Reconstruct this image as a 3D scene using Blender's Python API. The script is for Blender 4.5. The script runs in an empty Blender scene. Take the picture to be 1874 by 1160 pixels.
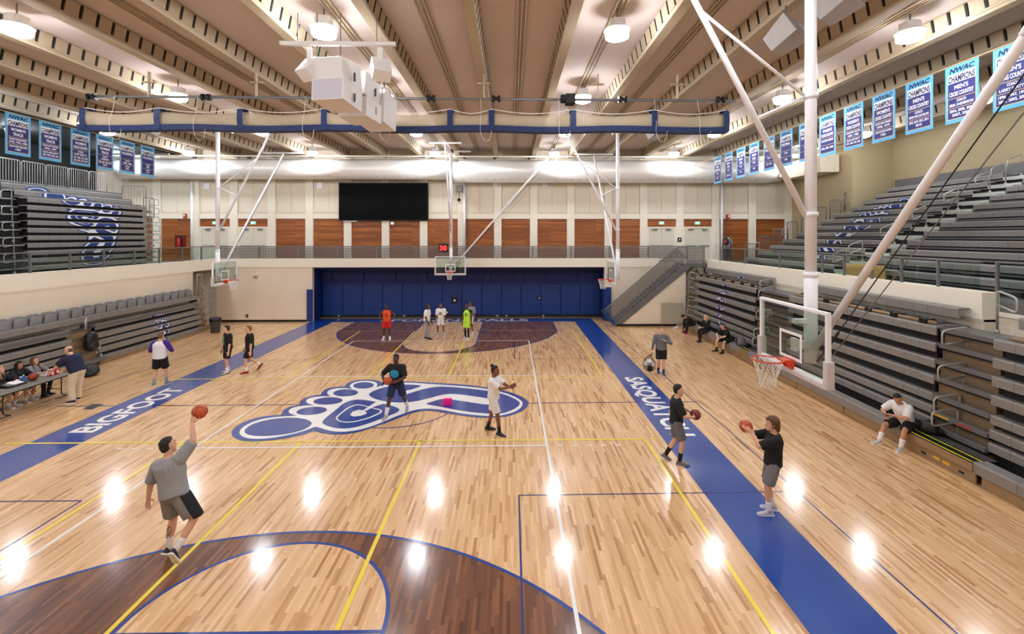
import bpy, bmesh, math, random
from mathutils import Vector, Matrix, noise, geometry
from mathutils.bvhtree import BVHTree
random.seed(7)
SC = bpy.context.scene
COL = SC.collection
R = math.radians
V = Vector

# ---------------------------------------------------------------- camera
F, CH, YAW, PX, PY, CXW, CYW = 847.08, 5.387, -0.0155, 947.86, 432.35, 3.5695, -14.894
cd = bpy.data.cameras.new('camera'); cam = bpy.data.objects.new('camera', cd); COL.objects.link(cam)
cam.location = (CXW, CYW, CH); cam.rotation_euler = (math.pi/2, 0, YAW)
cd.sensor_width = 36; cd.lens = F*36/1874
cd.shift_x = (937-PX)/1874; cd.shift_y = (PY-580)/1874
cd.clip_end = 300
SC.camera = cam

def ray(px, py):
    a = (px-PX)/F; u = -(py-PY)/F; c, s = math.cos(YAW), math.sin(YAW)
    return V((a*c-s, a*s+c, u))
def atZ(px, py, z=0.0):
    d = ray(px, py); t = (z-CH)/d.z; return V((CXW+d.x*t, CYW+d.y*t, z))
def atY(px, py, y):
    d = ray(px, py); t = (y-CYW)/d.y; return V((CXW+d.x*t, y, CH+d.z*t))
def atX(px, py, x):
    d = ray(px, py); t = (x-CXW)/d.x; return V((x, CYW+d.y*t, CH+d.z*t))

# ---------------------------------------------------------------- mesh builder
class MB:
    def __init__(s): s.v = []; s.f = []
    def add(s, vs, fs):
        o = len(s.v); s.v += [tuple(p) for p in vs]; s.f += [tuple(i+o for i in f) for f in fs]; return s
    def box(s, c, d, m=None):
        x, y, z = d[0]/2, d[1]/2, d[2]/2
        vs = [V(p) for p in ((-x,-y,-z),(x,-y,-z),(x,y,-z),(-x,y,-z),(-x,-y,z),(x,-y,z),(x,y,z),(-x,y,z))]
        if m is not None: vs = [m @ p for p in vs]
        c = V(c)
        return s.add([p+c for p in vs], [(0,3,2,1),(4,5,6,7),(0,1,5,4),(1,2,6,5),(2,3,7,6),(3,0,4,7)])
    def bb(s, a, b):
        return s.box([(a[i]+b[i])/2 for i in range(3)], [abs(a[i]-b[i]) for i in range(3)])
    def bar(s, p, q, w, h, up=(0,0,1)):
        p, q = V(p), V(q); d = q-p; L = d.length; d.normalize()
        up = V(up)
        if abs(d.dot(up)) > .98: up = V((0,1,0))
        x = d.cross(up).normalized(); z = x.cross(d)
        return s.box((p+q)/2, (w, L, h), Matrix((x, d, z)).transposed())
    def tube(s, pts, r, n=8, closed=False, cap=True):
        pts = [V(p) for p in pts]; k = len(pts)
        rs = r if isinstance(r, (list, tuple)) else [r]*k
        tg = []
        for i in range(k):
            a = pts[i-1] if (i or closed) else pts[0]; b = pts[(i+1) % k] if (i < k-1 or closed) else pts[-1]
            t = b-a
            tg.append(t.normalized() if t.length > 1e-9 else V((0,0,1)))
        u = tg[0].orthogonal().normalized(); vs = []
        for i in range(k):
            u = u - tg[i]*u.dot(tg[i])
            u = u.normalized() if u.length > 1e-6 else tg[i].orthogonal().normalized()
            w = tg[i].cross(u)
            for j in range(n):
                a = 2*math.pi*j/n
                vs.append(pts[i]+(u*math.cos(a)+w*math.sin(a))*rs[i])
        fs = []
        for i in range(k if closed else k-1):
            i2 = (i+1) % k
            for j in range(n):
                j2 = (j+1) % n
                fs.append((i*n+j, i*n+j2, i2*n+j2, i2*n+j))
        if cap and not closed:
            fs.append(tuple(range(n-1, -1, -1))); fs.append(tuple((k-1)*n+j for j in range(n)))
        return s.add(vs, fs)
    def rings(s, rings, cap=True):
        n = len(rings[0]); vs = [p for r in rings for p in r]; fs = []
        for i in range(len(rings)-1):
            for j in range(n):
                j2 = (j+1) % n
                fs.append((i*n+j, i*n+j2, (i+1)*n+j2, (i+1)*n+j))
        if cap:
            fs.append(tuple(range(n-1, -1, -1))); fs.append(tuple((len(rings)-1)*n+j for j in range(n)))
        return s.add(vs, fs)
    def lathe(s, prof, c=(0,0,0), n=20, m=None, cap=True):
        c = V(c); rg = []
        for r, z in prof:
            ring = [V((r*math.cos(2*math.pi*j/n), r*math.sin(2*math.pi*j/n), z)) for j in range(n)]
            rg.append([(m @ p if m is not None else p)+c for p in ring])
        return s.rings(rg, cap)
    def ball(s, c, r, n=16, k=10, m=None):
        rr = r if isinstance(r, (list, tuple)) else (r, r, r); c = V(c); rg = []
        for i in range(k+1):
            t = math.pi*i/k; t = min(max(t, .02), math.pi-.02)
            ring = [V((rr[0]*math.sin(t)*math.cos(2*math.pi*j/n), rr[1]*math.sin(t)*math.sin(2*math.pi*j/n), -rr[2]*math.cos(t))) for j in range(n)]
            rg.append([(m @ p if m is not None else p)+c for p in ring])
        return s.rings(rg)
    def prism(s, poly, o, ux, uy, th):
        """polygon (2-D) in the frame o, ux, uy, thickened along ux x uy by th"""
        o, ux, uy = V(o), V(ux), V(uy); nz = ux.cross(uy).normalized()*th; n = len(poly)
        a = [o+ux*p[0]+uy*p[1] for p in poly]; b = [p+nz for p in a]
        fs = [tuple(range(n-1, -1, -1)), tuple(range(n, 2*n))]
        for i in range(n):
            j = (i+1) % n; fs.append((i, j, n+j, n+i))
        return s.add(a+b, fs)
    def sheet(s, poly, z):
        """flat polygon lying on a floor, concave allowed"""
        tri = geometry.tessellate_polygon([[V((p[0], p[1], 0)) for p in poly]])
        fs = []
        for t in tri:
            a, b, c = (poly[i] for i in t)
            cr = (b[0]-a[0])*(c[1]-a[1])-(b[1]-a[1])*(c[0]-a[0])
            fs.append(tuple(t) if cr > 0 else tuple(reversed(t)))
        return s.add([(p[0], p[1], z) for p in poly], fs)
    def line(s, p, q, w, z):
        p, q = V((p[0], p[1], z)), V((q[0], q[1], z)); d = (q-p).normalized(); n = V((-d.y, d.x, 0))*w/2
        return s.add([p-n, q-n, q+n, p+n], [(0,1,2,3)])
    def arc(s, c, r, a0, a1, w, z, n=48):
        vs = []; fs = []
        for i in range(n+1):
            a = a0+(a1-a0)*i/n
            for rr in (r-w/2, r+w/2): vs.append((c[0]+rr*math.cos(a), c[1]+rr*math.sin(a), z))
        for i in range(n): fs.append((2*i, 2*i+1, 2*i+3, 2*i+2))
        return s.add(vs, fs)
    def build(s, name, mat, parent=None, smooth=False, bevel=0, seg=2, local=False):
        o0 = V((0,0,0)) if local else org(parent)
        me = bpy.data.meshes.new(name)
        me.from_pydata([(p[0]-o0.x, p[1]-o0.y, p[2]-o0.z) for p in s.v], [], s.f)
        if mat: me.materials.append(mat)
        if smooth: me.polygons.foreach_set('use_smooth', [True]*len(me.polygons))
        me.update()
        o = bpy.data.objects.new(name, me); COL.objects.link(o)
        if parent: o.parent = parent
        if bevel:
            b = o.modifiers.new('bevel', 'BEVEL'); b.width = bevel; b.segments = seg; b.limit_method = 'ANGLE'
        return o

def org(p):
    o = V((0,0,0))
    while p is not None: o += p.location; p = p.parent
    return o
def rounded(pts, r, n=4):
    pts = [V(p) for p in pts]; out = [pts[0]]
    for i in range(1, len(pts)-1):
        a, b, c = pts[i-1], pts[i], pts[i+1]
        d1 = (a-b); d2 = (c-b); k = min(r, d1.length*.49, d2.length*.49)
        p, q = b+d1.normalized()*k, b+d2.normalized()*k
        for j in range(n+1):
            t = j/n; out.append(p*(1-t)**2+b*2*t*(1-t)+q*t*t)
    out.append(pts[-1]); return out
def tag(o, label=None, cat=None, group=None, kind=None):
    if label: o['label'] = label
    if cat: o['category'] = cat
    if group: o['group'] = group
    if kind: o['kind'] = kind
    return o
def thing(name, label, cat, loc=(0,0,0), rz=0, group=None):
    o = bpy.data.objects.new(name, None); COL.objects.link(o); o.empty_display_size = .2
    o.location = loc; o.rotation_euler = (0, 0, rz)
    return tag(o, label, cat, group)
def struct(o, label=None):
    o['kind'] = 'structure'
    if label: o['label'] = label
    return o
def copy_tree(o, parent=None):
    c = o.copy(); COL.objects.link(c)
    if parent is not None: c.parent = parent
    for ch in list(o.children): copy_tree(ch, c)
    return c
ORD = 'first second third fourth fifth sixth seventh eighth ninth tenth eleventh twelfth thirteenth fourteenth fifteenth sixteenth seventeenth eighteenth nineteenth twentieth'.split()
ORD += ['twenty-'+w for w in ORD[:9]]

# ---------------------------------------------------------------- materials
def srgb(r, g, b):
    f = lambda c: c/12.92 if c <= .04045 else ((c+.055)/1.055)**2.4
    return (f(r/255), f(g/255), f(b/255), 1)
MATS = {}
def mat(name, rgb, rough=.5, metal=0, var=.08, scale=6, bump=0, bscale=60, emit=0, alpha=1, coat=0, trans=0, ior=1.45, spec=.5):
    """procedural material: a noise that varies the colour a little, an optional noise bump"""
    if name in MATS: return MATS[name]
    m = bpy.data.materials.new(name); m.use_nodes = True; nt = m.node_tree; N = nt.nodes; L = nt.links
    b = N['Principled BSDF']; c = srgb(*rgb)
    b.inputs['Roughness'].default_value = rough; b.inputs['Metallic'].default_value = metal
    b.inputs['Specular IOR Level'].default_value = spec
    tc = N.new('ShaderNodeTexCoord'); no = N.new('ShaderNodeTexNoise')
    no.inputs['Scale'].default_value = scale; no.inputs['Detail'].default_value = 4
    L.new(tc.outputs['Object'], no.inputs['Vector'])
    mx = N.new('ShaderNodeMix'); mx.data_type = 'RGBA'
    mx.inputs[6].default_value = tuple(x*(1-var) for x in c[:3])+(1,); mx.inputs[7].default_value = tuple(min(1, x*(1+var)) for x in c[:3])+(1,)
    L.new(no.outputs['Fac'], mx.inputs[0]); L.new(mx.outputs[2], b.inputs['Base Color'])
    if bump:
        n2 = N.new('ShaderNodeTexNoise'); n2.inputs['Scale'].default_value = bscale; n2.inputs['Detail'].default_value = 3
        L.new(tc.outputs['Object'], n2.inputs['Vector'])
        bp = N.new('ShaderNodeBump'); bp.inputs['Strength'].default_value = bump; bp.inputs['Distance'].default_value = .02
        L.new(n2.outputs['Fac'], bp.inputs['Height']); L.new(bp.outputs['Normal'], b.inputs['Normal'])
    if emit:
        L.new(mx.outputs[2], b.inputs['Emission Color']); b.inputs['Emission Strength'].default_value = emit
    if coat: b.inputs['Coat Weight'].default_value = coat; b.inputs['Coat Roughness'].default_value = .08
    if trans: b.inputs['Transmission Weight'].default_value = trans; b.inputs['IOR'].default_value = ior
    if alpha < 1: b.inputs['Alpha'].default_value = alpha
    MATS[name] = m; return m
def wood_floor(name, cols, rough=.13, plank=.054, length=.7, dark=.0):
    """strip flooring laid along Y in world space: every strip its own tone, grain along it"""
    m = bpy.data.materials.new(name); m.use_nodes = True; nt = m.node_tree; N = nt.nodes; L = nt.links
    b = N['Principled BSDF']
    g = N.new('ShaderNodeNewGeometry'); sp = N.new('ShaderNodeSeparateXYZ'); L.new(g.outputs['Position'], sp.inputs[0])
    def mth(op, a, c=None, v=None):
        n = N.new('ShaderNodeMath'); n.operation = op
        L.new(a, n.inputs[0]) if not isinstance(a, float) else None
        if c is not None: L.new(c, n.inputs[1])
        if v is not None: n.inputs[1].default_value = v
        return n.outputs[0]
    xs = mth('DIVIDE', sp.outputs['X'], v=plank); row = mth('FLOOR', xs)
    wn = N.new('ShaderNodeTexWhiteNoise'); wn.noise_dimensions = '1D'; L.new(row, wn.inputs['W'])
    ys = mth('ADD', mth('DIVIDE', sp.outputs['Y'], v=length), mth('MULTIPLY', wn.outputs['Value'], v=7.3)); cel = mth('FLOOR', ys)
    cb = N.new('ShaderNodeCombineXYZ'); L.new(row, cb.inputs[0]); L.new(cel, cb.inputs[1])
    w2 = N.new('ShaderNodeTexWhiteNoise'); w2.noise_dimensions = '2D'; L.new(cb.outputs[0], w2.inputs['Vector'])
    cr = N.new('ShaderNodeValToRGB'); L.new(w2.outputs['Value'], cr.inputs[0])
    e = cr.color_ramp.elements
    while len(e) < len(cols): e.new(.5)
    for i, (p, c) in enumerate(cols): e[i].position = p; e[i].color = srgb(*c)
    # grain
    mp = N.new('ShaderNodeMapping'); mp.inputs['Scale'].default_value = (38, 1.6, 1); L.new(g.outputs['Position'], mp.inputs['Vector'])
    gn = N.new('ShaderNodeTexNoise'); gn.inputs['Scale'].default_value = 1.2; gn.inputs['Detail'].default_value = 6; gn.inputs['Roughness'].default_value = .65
    L.new(mp.outputs[0], gn.inputs['Vector'])
    gr = N.new('ShaderNodeMapRange'); gr.inputs[1].default_value = .3; gr.inputs[2].default_value = .7; gr.inputs[3].default_value = .88; gr.inputs[4].default_value = 1.07
    L.new(gn.outputs['Fac'], gr.inputs[0])
    mu = N.new('ShaderNodeMix'); mu.data_type = 'RGBA'; mu.blend_type = 'MULTIPLY'; mu.inputs[0].default_value = 1
    L.new(cr.outputs[0], mu.inputs[6]); L.new(gr.outputs[0], mu.inputs[7])
    # joints
    fx = mth('FRACT', xs); fy = mth('FRACT', ys)
    jx = mth('LESS_THAN', fx, v=.035); jy = mth('LESS_THAN', fy, v=.004); jj = mth('MAXIMUM', jx, jy)
    md = N.new('ShaderNodeMix'); md.data_type = 'RGBA'; md.blend_type = 'MULTIPLY'; md.inputs[7].default_value = (.62, .55, .48, 1)
    jf = mth('MULTIPLY', jj, v=.55); L.new(jf, md.inputs[0]); L.new(mu.outputs[2], md.inputs[6])
    L.new(md.outputs[2], b.inputs['Base Color'])
    b.inputs['Roughness'].default_value = .4
    gloss(nt, b, rough)
    return m
def gloss(nt, b, rough):
    """the clear lacquer of the court with its slightly uneven surface"""
    N = nt.nodes; L = nt.links
    b.inputs['Coat Weight'].default_value = 1.0; b.inputs['Coat Roughness'].default_value = rough; b.inputs['Coat IOR'].default_value = 1.5
    b.inputs['Specular IOR Level'].default_value = .25
    g = N.new('ShaderNodeNewGeometry'); mp = N.new('ShaderNodeMapping'); mp.inputs['Scale'].default_value = (9, 3, 1); L.new(g.outputs['Position'], mp.inputs['Vector'])
    n = N.new('ShaderNodeTexNoise'); n.inputs['Scale'].default_value = 1.5; n.inputs['Detail'].default_value = 3; L.new(mp.outputs[0], n.inputs['Vector'])
    bp = N.new('ShaderNodeBump'); bp.inputs['Strength'].default_value = .16; bp.inputs['Distance'].default_value = .004
    L.new(n.outputs['Fac'], bp.inputs['Height']); L.new(bp.outputs['Normal'], b.inputs['Coat Normal'])
def floor_paint(name, rgb):
    m = mat(name, rgb, rough=.45, var=.06, scale=3); gloss(m.node_tree, m.node_tree.nodes['Principled BSDF'], .11); return m
def plank_wall(name, c1, c2):
    m = bpy.data.materials.new(name); m.use_nodes = True; nt = m.node_tree; N = nt.nodes; L = nt.links; b = N['Principled BSDF']
    g = N.new('ShaderNodeNewGeometry'); mp = N.new('ShaderNodeMapping'); mp.inputs['Rotation'].default_value = (R(-90), 0, 0); L.new(g.outputs['Position'], mp.inputs['Vector'])
    br = N.new('ShaderNodeTexBrick'); br.inputs['Color1'].default_value = srgb(*c1); br.inputs['Color2'].default_value = srgb(*c2); br.inputs['Mortar'].default_value = srgb(60, 28, 10)
    br.inputs['Scale'].default_value = 1; br.inputs['Brick Width'].default_value = 3.1; br.inputs['Row Height'].default_value = .13; br.inputs['Mortar Size'].default_value = .006
    L.new(mp.outputs[0], br.inputs['Vector'])
    m2 = N.new('ShaderNodeMapping'); m2.inputs['Scale'].default_value = (1.2, 1, 26); L.new(g.outputs['Position'], m2.inputs['Vector'])
    n = N.new('ShaderNodeTexNoise'); n.inputs['Scale'].default_value = 1.5; n.inputs['Detail'].default_value = 5; L.new(m2.outputs[0], n.inputs['Vector'])
    r = N.new('ShaderNodeMapRange'); r.inputs[1].default_value = .3; r.inputs[2].default_value = .7; r.inputs[3].default_value = .65; r.inputs[4].default_value = 1.2; L.new(n.outputs['Fac'], r.inputs[0])
    mu = N.new('ShaderNodeMix'); mu.data_type = 'RGBA'; mu.blend_type = 'MULTIPLY'; mu.inputs[0].default_value = 1
    L.new(br.outputs['Color'], mu.inputs[6]); L.new(r.outputs[0], mu.inputs[7]); L.new(mu.outputs[2], b.inputs['Base Color'])
    b.inputs['Roughness'].default_value = .35
    return m
def clear_glass(name, tint=(225, 240, 235), rough=0.0, mixf=.12):
    """thin pane: mostly see-through with a mirror part"""
    m = bpy.data.materials.new(name); m.use_nodes = True; nt = m.node_tree; N = nt.nodes; L = nt.links
    N.remove(N['Principled BSDF']); out = N['Material Output']
    t = N.new('ShaderNodeBsdfTransparent'); gl = N.new('ShaderNodeBsdfGlossy'); gl.inputs['Roughness'].default_value = rough+.02
    no = N.new('ShaderNodeTexNoise'); no.inputs['Scale'].default_value = 2
    mx0 = N.new('ShaderNodeMix'); mx0.data_type = 'RGBA'; c = srgb(*tint); mx0.inputs[6].default_value = c; mx0.inputs[7].default_value = tuple(x*.97 for x in c[:3])+(1,)
    L.new(no.outputs['Fac'], mx0.inputs[0]); L.new(mx0.outputs[2], t.inputs['Color'])
    fr = N.new('ShaderNodeLayerWeight'); fr.inputs['Blend'].default_value = .5
    pw = N.new('ShaderNodeMath'); pw.operation = 'POWER'; pw.inputs[1].default_value = 4; L.new(fr.outputs['Facing'], pw.inputs[0])
    ad = N.new('ShaderNodeMath'); ad.operation = 'MULTIPLY_ADD'; ad.inputs[1].default_value = .6; ad.inputs[2].default_value = mixf*.35; ad.use_clamp = True; L.new(pw.outputs[0], ad.inputs[0])
    ms = N.new('ShaderNodeMixShader'); L.new(ad.outputs[0], ms.inputs[0]); L.new(t.outputs[0], ms.inputs[1]); L.new(gl.outputs[0], ms.inputs[2]); L.new(ms.outputs[0], out.inputs['Surface'])
    return m
def block_wall(name, rgb, w=.8, h=.4, mortar=.93):
    m = mat(name, rgb, rough=.75, var=.03, scale=2); nt = m.node_tree; N = nt.nodes; L = nt.links; b = N['Principled BSDF']
    src = b.inputs['Base Color'].links[0].from_socket
    g = N.new('ShaderNodeNewGeometry'); mp = N.new('ShaderNodeMapping'); mp.inputs['Rotation'].default_value = (R(-90), 0, 0)
    ad = N.new('ShaderNodeSeparateXYZ'); L.new(g.outputs['Position'], ad.inputs[0])
    sm = N.new('ShaderNodeMath'); sm.operation = 'ADD'; L.new(ad.outputs[0], sm.inputs[0]); L.new(ad.outputs[1], sm.inputs[1])
    cb = N.new('ShaderNodeCombineXYZ'); L.new(sm.outputs[0], cb.inputs[0]); L.new(ad.outputs[2], cb.inputs[1])
    br = N.new('ShaderNodeTexBrick'); br.inputs['Color1'].default_value = (1,1,1,1); br.inputs['Color2'].default_value = (.985,.985,.985,1); br.inputs['Mortar'].default_value = (mortar,)*3+(1,)
    br.inputs['Scale'].default_value = 1; br.inputs['Brick Width'].default_value = w; br.inputs['Row Height'].default_value = h; br.inputs['Mortar Size'].default_value = .008
    L.new(cb.outputs[0], br.inputs['Vector'])
    mu = N.new('ShaderNodeMix'); mu.data_type = 'RGBA'; mu.blend_type = 'MULTIPLY'; mu.inputs[0].default_value = 1
    L.new(src, mu.inputs[6]); L.new(br.outputs['Color'], mu.inputs[7]); L.new(mu.outputs[2], b.inputs['Base Color'])
    return m

M_CREAM = mat('cream paint', (230, 220, 198), .7, var=.03, scale=1.5)
M_BLOCK = block_wall('cream painted block', (232, 220, 198))
M_TRIM = mat('pale cream trim', (240, 233, 214), .6, var=.02)
M_CEIL = mat('tan ceiling deck', (208, 195, 186), .85, var=.04, scale=.6)
M_BEAM = mat('cream concrete', (186, 170, 142), .8, var=.05, scale=1.2, bump=.15, bscale=25)
M_PANEL = plank_wall('stained wood boards', (178, 104, 44), (140, 76, 30))
M_DOOR = mat('painted door', (222, 215, 196), .5, var=.02)
M_MAPLE = wood_floor('maple strip floor', [(0, (178, 126, 76)), (.08, (204, 155, 101)), (.3, (222, 177, 124)), (.8, (233, 191, 140)), (1, (241, 204, 156))])
M_STAIN = wood_floor('brown stained maple', [(0, (82, 46, 26)), (.2, (106, 64, 38)), (.6, (122, 76, 46)), (1, (142, 92, 58))])
M_BLUEF = floor_paint('royal blue floor paint', (0, 60, 146))
M_WHITEF = floor_paint('white floor paint', (244, 244, 240))
M_YELF = floor_paint('yellow floor paint', (246, 222, 70))
M_NAVYF = floor_paint('thin blue floor line', (40, 52, 120))
M_PAD = mat('royal blue wall pad', (8, 50, 118), .45, var=.05)
M_PADD = mat('navy wall paint', (8, 32, 98), .6, var=.05)
M_GREY = mat('grey seat plastic', (132, 128, 123), .42, var=.05, scale=3, bump=.08, bscale=90)
M_GREYT = mat('grey deck', (104, 103, 102), .4, var=.08, scale=4)
M_STEEL = mat('grey steel', (120, 120, 120), .4, metal=.3, var=.05)
M_GALV = mat('galvanised steel', (176, 176, 172), .35, metal=.6, var=.08, scale=8)
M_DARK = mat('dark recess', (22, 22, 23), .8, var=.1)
M_BLACK = mat('black plastic', (14, 14, 15), .4, var=.1)
M_WOODR = mat('plywood riser', (150, 122, 88), .5, var=.15, scale=5)
M_WHITEM = mat('white powder coat', (246, 247, 250), .35, var=.02)
M_DUCT = mat('white duct', (236, 233, 226), .35, metal=.15, var=.04, scale=2)
M_RED = mat('red rim paint', (222, 66, 28), .4, var=.04)
M_NETW = mat('white cord', (238, 236, 230), .7, var=.04)
M_ORANGE = mat('basketball leather', (196, 84, 42), .5, var=.12, scale=20, bump=.25, bscale=260)
M_SEAM = mat('black seam', (24, 18, 16), .6)
M_BLUES = mat('blue strap webbing', (14, 42, 92), .6, var=.06)
M_GLASS = clear_glass('board glass', (236, 244, 240))
M_RAILG = clear_glass('rail glass', (236, 244, 240), mixf=.10)
M_SILVER = mat('brushed aluminium', (206, 208, 210), .3, metal=.7, var=.04)
# ================================================================ PEOPLE
def cone(b, p, q, r0, r1, n=14, k=4, flat=1.0, side=None, caps=True):
    """rounded tapered limb; flat squeezes it along 'side'"""
    p, q = V(p), V(q); d = q-p; L = d.length
    if L < 1e-6: return
    d.normalize(); u = V(side) if side is not None else d.orthogonal(); u = (u-d*u.dot(d)).normalized(); w = d.cross(u); rg = []
    sec = []
    if caps:
        for i in range(1, k+1): a = math.pi/2*i/k; sec.append((-r0*math.cos(a), r0*math.sin(a)))
    else: sec.append((0, r0))
    for i in range(1, 4): sec.append((L*i/4, r0+(r1-r0)*i/4))
    if caps:
        for i in range(k): a = math.pi/2*i/k; sec.append((L+r1*math.sin(a), r1*math.cos(a)))
    else: sec.append((L, r1))
    for z, r in sec: rg.append([p+d*z+u*(r*flat*math.cos(2*math.pi*j/n))+w*(r*math.sin(2*math.pi*j/n)) for j in range(n)])
    b.rings(rg)
def remeshed(b, voxel, smooth=2, wrinkle=0, wscale=9, seed=0):
    """one closed skin around all the overlapping pieces"""
    me = bpy.data.meshes.new('w'); me.from_pydata(b.v, [], b.f); me.update()
    bm = bmesh.new(); bm.from_mesh(me); bmesh.ops.recalc_face_normals(bm, faces=bm.faces); bm.to_mesh(me); bm.free()
    o = bpy.data.objects.new('w', me); COL.objects.link(o)
    r = o.modifiers.new('r', 'REMESH'); r.mode = 'VOXEL'; r.voxel_size = voxel
    s = o.modifiers.new('s', 'SMOOTH'); s.iterations = smooth; s.factor = .5
    dg = bpy.context.evaluated_depsgraph_get(); m2 = bpy.data.meshes.new_from_object(o.evaluated_get(dg))
    bpy.data.objects.remove(o); bpy.data.meshes.remove(me)
    if wrinkle:
        for v in m2.vertices:
            c = v.co*wscale+V((seed*3.1, 0, 0)); c.z *= .7
            v.co += v.normal*(noise.noise(c)*wrinkle+noise.noise(c*2.3)*wrinkle*.4)
    return m2
def place_mesh(me, name, m, parent, smooth=True):
    me.name = name; me.materials.clear(); me.materials.append(m)
    if smooth: me.polygons.foreach_set('use_smooth', [True]*len(me.polygons))
    o = bpy.data.objects.new(name, me); COL.objects.link(o); o.parent = parent; return o
def ik(a, c, l1, l2, hint):
    a, c = V(a), V(c); d = c-a; L = d.length; mx = (l1+l2)*.998
    if L > mx: c = a+d*(mx/L); d = c-a; L = mx
    x = (l1*l1-l2*l2+L*L)/(2*L); h = math.sqrt(max(0, l1*l1-x*x)); u = d/L; hv = V(hint); hv = hv-u*hv.dot(u)
    if hv.length < 1e-5: hv = u.orthogonal()
    return a+u*x+hv.normalized()*h, c
SKIN = {'light': (222, 172, 144), 'tan': (196, 140, 106), 'brown': (128, 82, 58), 'dark': (84, 54, 42)}
def cloth(nm, rgb): return mat(nm+' cloth', rgb, .85, var=.06, scale=14, bump=.1, bscale=300)

def hand_mesh(wr, d, nrm, thumb, s, curl, vox, spread=.0):
    """palm, four fingers and a thumb; d finger direction, nrm out of the back of the hand, thumb sideways direction"""
    d, nrm = V(d).normalized(), V(nrm); nrm = (nrm-d*nrm.dot(d)).normalized(); sd = d.cross(nrm); 
    if sd.dot(V(thumb)) < 0: sd = -sd
    b = MB(); P = lambda x, y, z: V(wr)+sd*(x*s)+d*(y*s)+nrm*(z*s)
    rg = []
    for y, w, h in ((-.02, .024, .02), (.0, .027, .019), (.03, .036, .018), (.06, .042, .016), (.085, .041, .014), (.095, .036, .010)):
        rg.append([P(w*math.cos(a), y, h*math.sin(a)) for a in [2*math.pi*i/12 for i in range(12)]])
    b.rings(rg)
    for x, L, y0 in ((.029, .072, .086), (.010, .082, .09), (-.010, .076, .088), (-.029, .058, .082)):
        a = P(x, y0, 0); c = curl; fd = d+sd*(x*spread*14)
        for ln, r0, r1, k in ((.45, .0095, .009, 1), (.32, .009, .0082, 2.1), (.23, .0082, .007, 3)):
            dr = fd.normalized()*math.cos(c*k*.5)-nrm*math.sin(c*k*.5); e = a+dr*(L*ln*s); cone(b, a, e, r0*s, r1*s, 8, 2); a = e
    a = P(.030, .022, -.004); dr = (sd*.72+d*.62-nrm*.25*(1+curl)).normalized()
    e = a+dr*.036*s; cone(b, a, e, .012*s, .0105*s, 8, 2); dr2 = (sd*.3+d*.9-nrm*.3*(1+curl)).normalized(); cone(b, e, e+dr2*.032*s, .0105*s, .0085*s, 8, 2)
    return b
def join_mb(b, me):
    o = len(b.v); b.v += [tuple(v.co) for v in me.vertices]; b.f += [tuple(i+o for i in p.vertices) for p in me.polygons]; bpy.data.meshes.remove(me)

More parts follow.
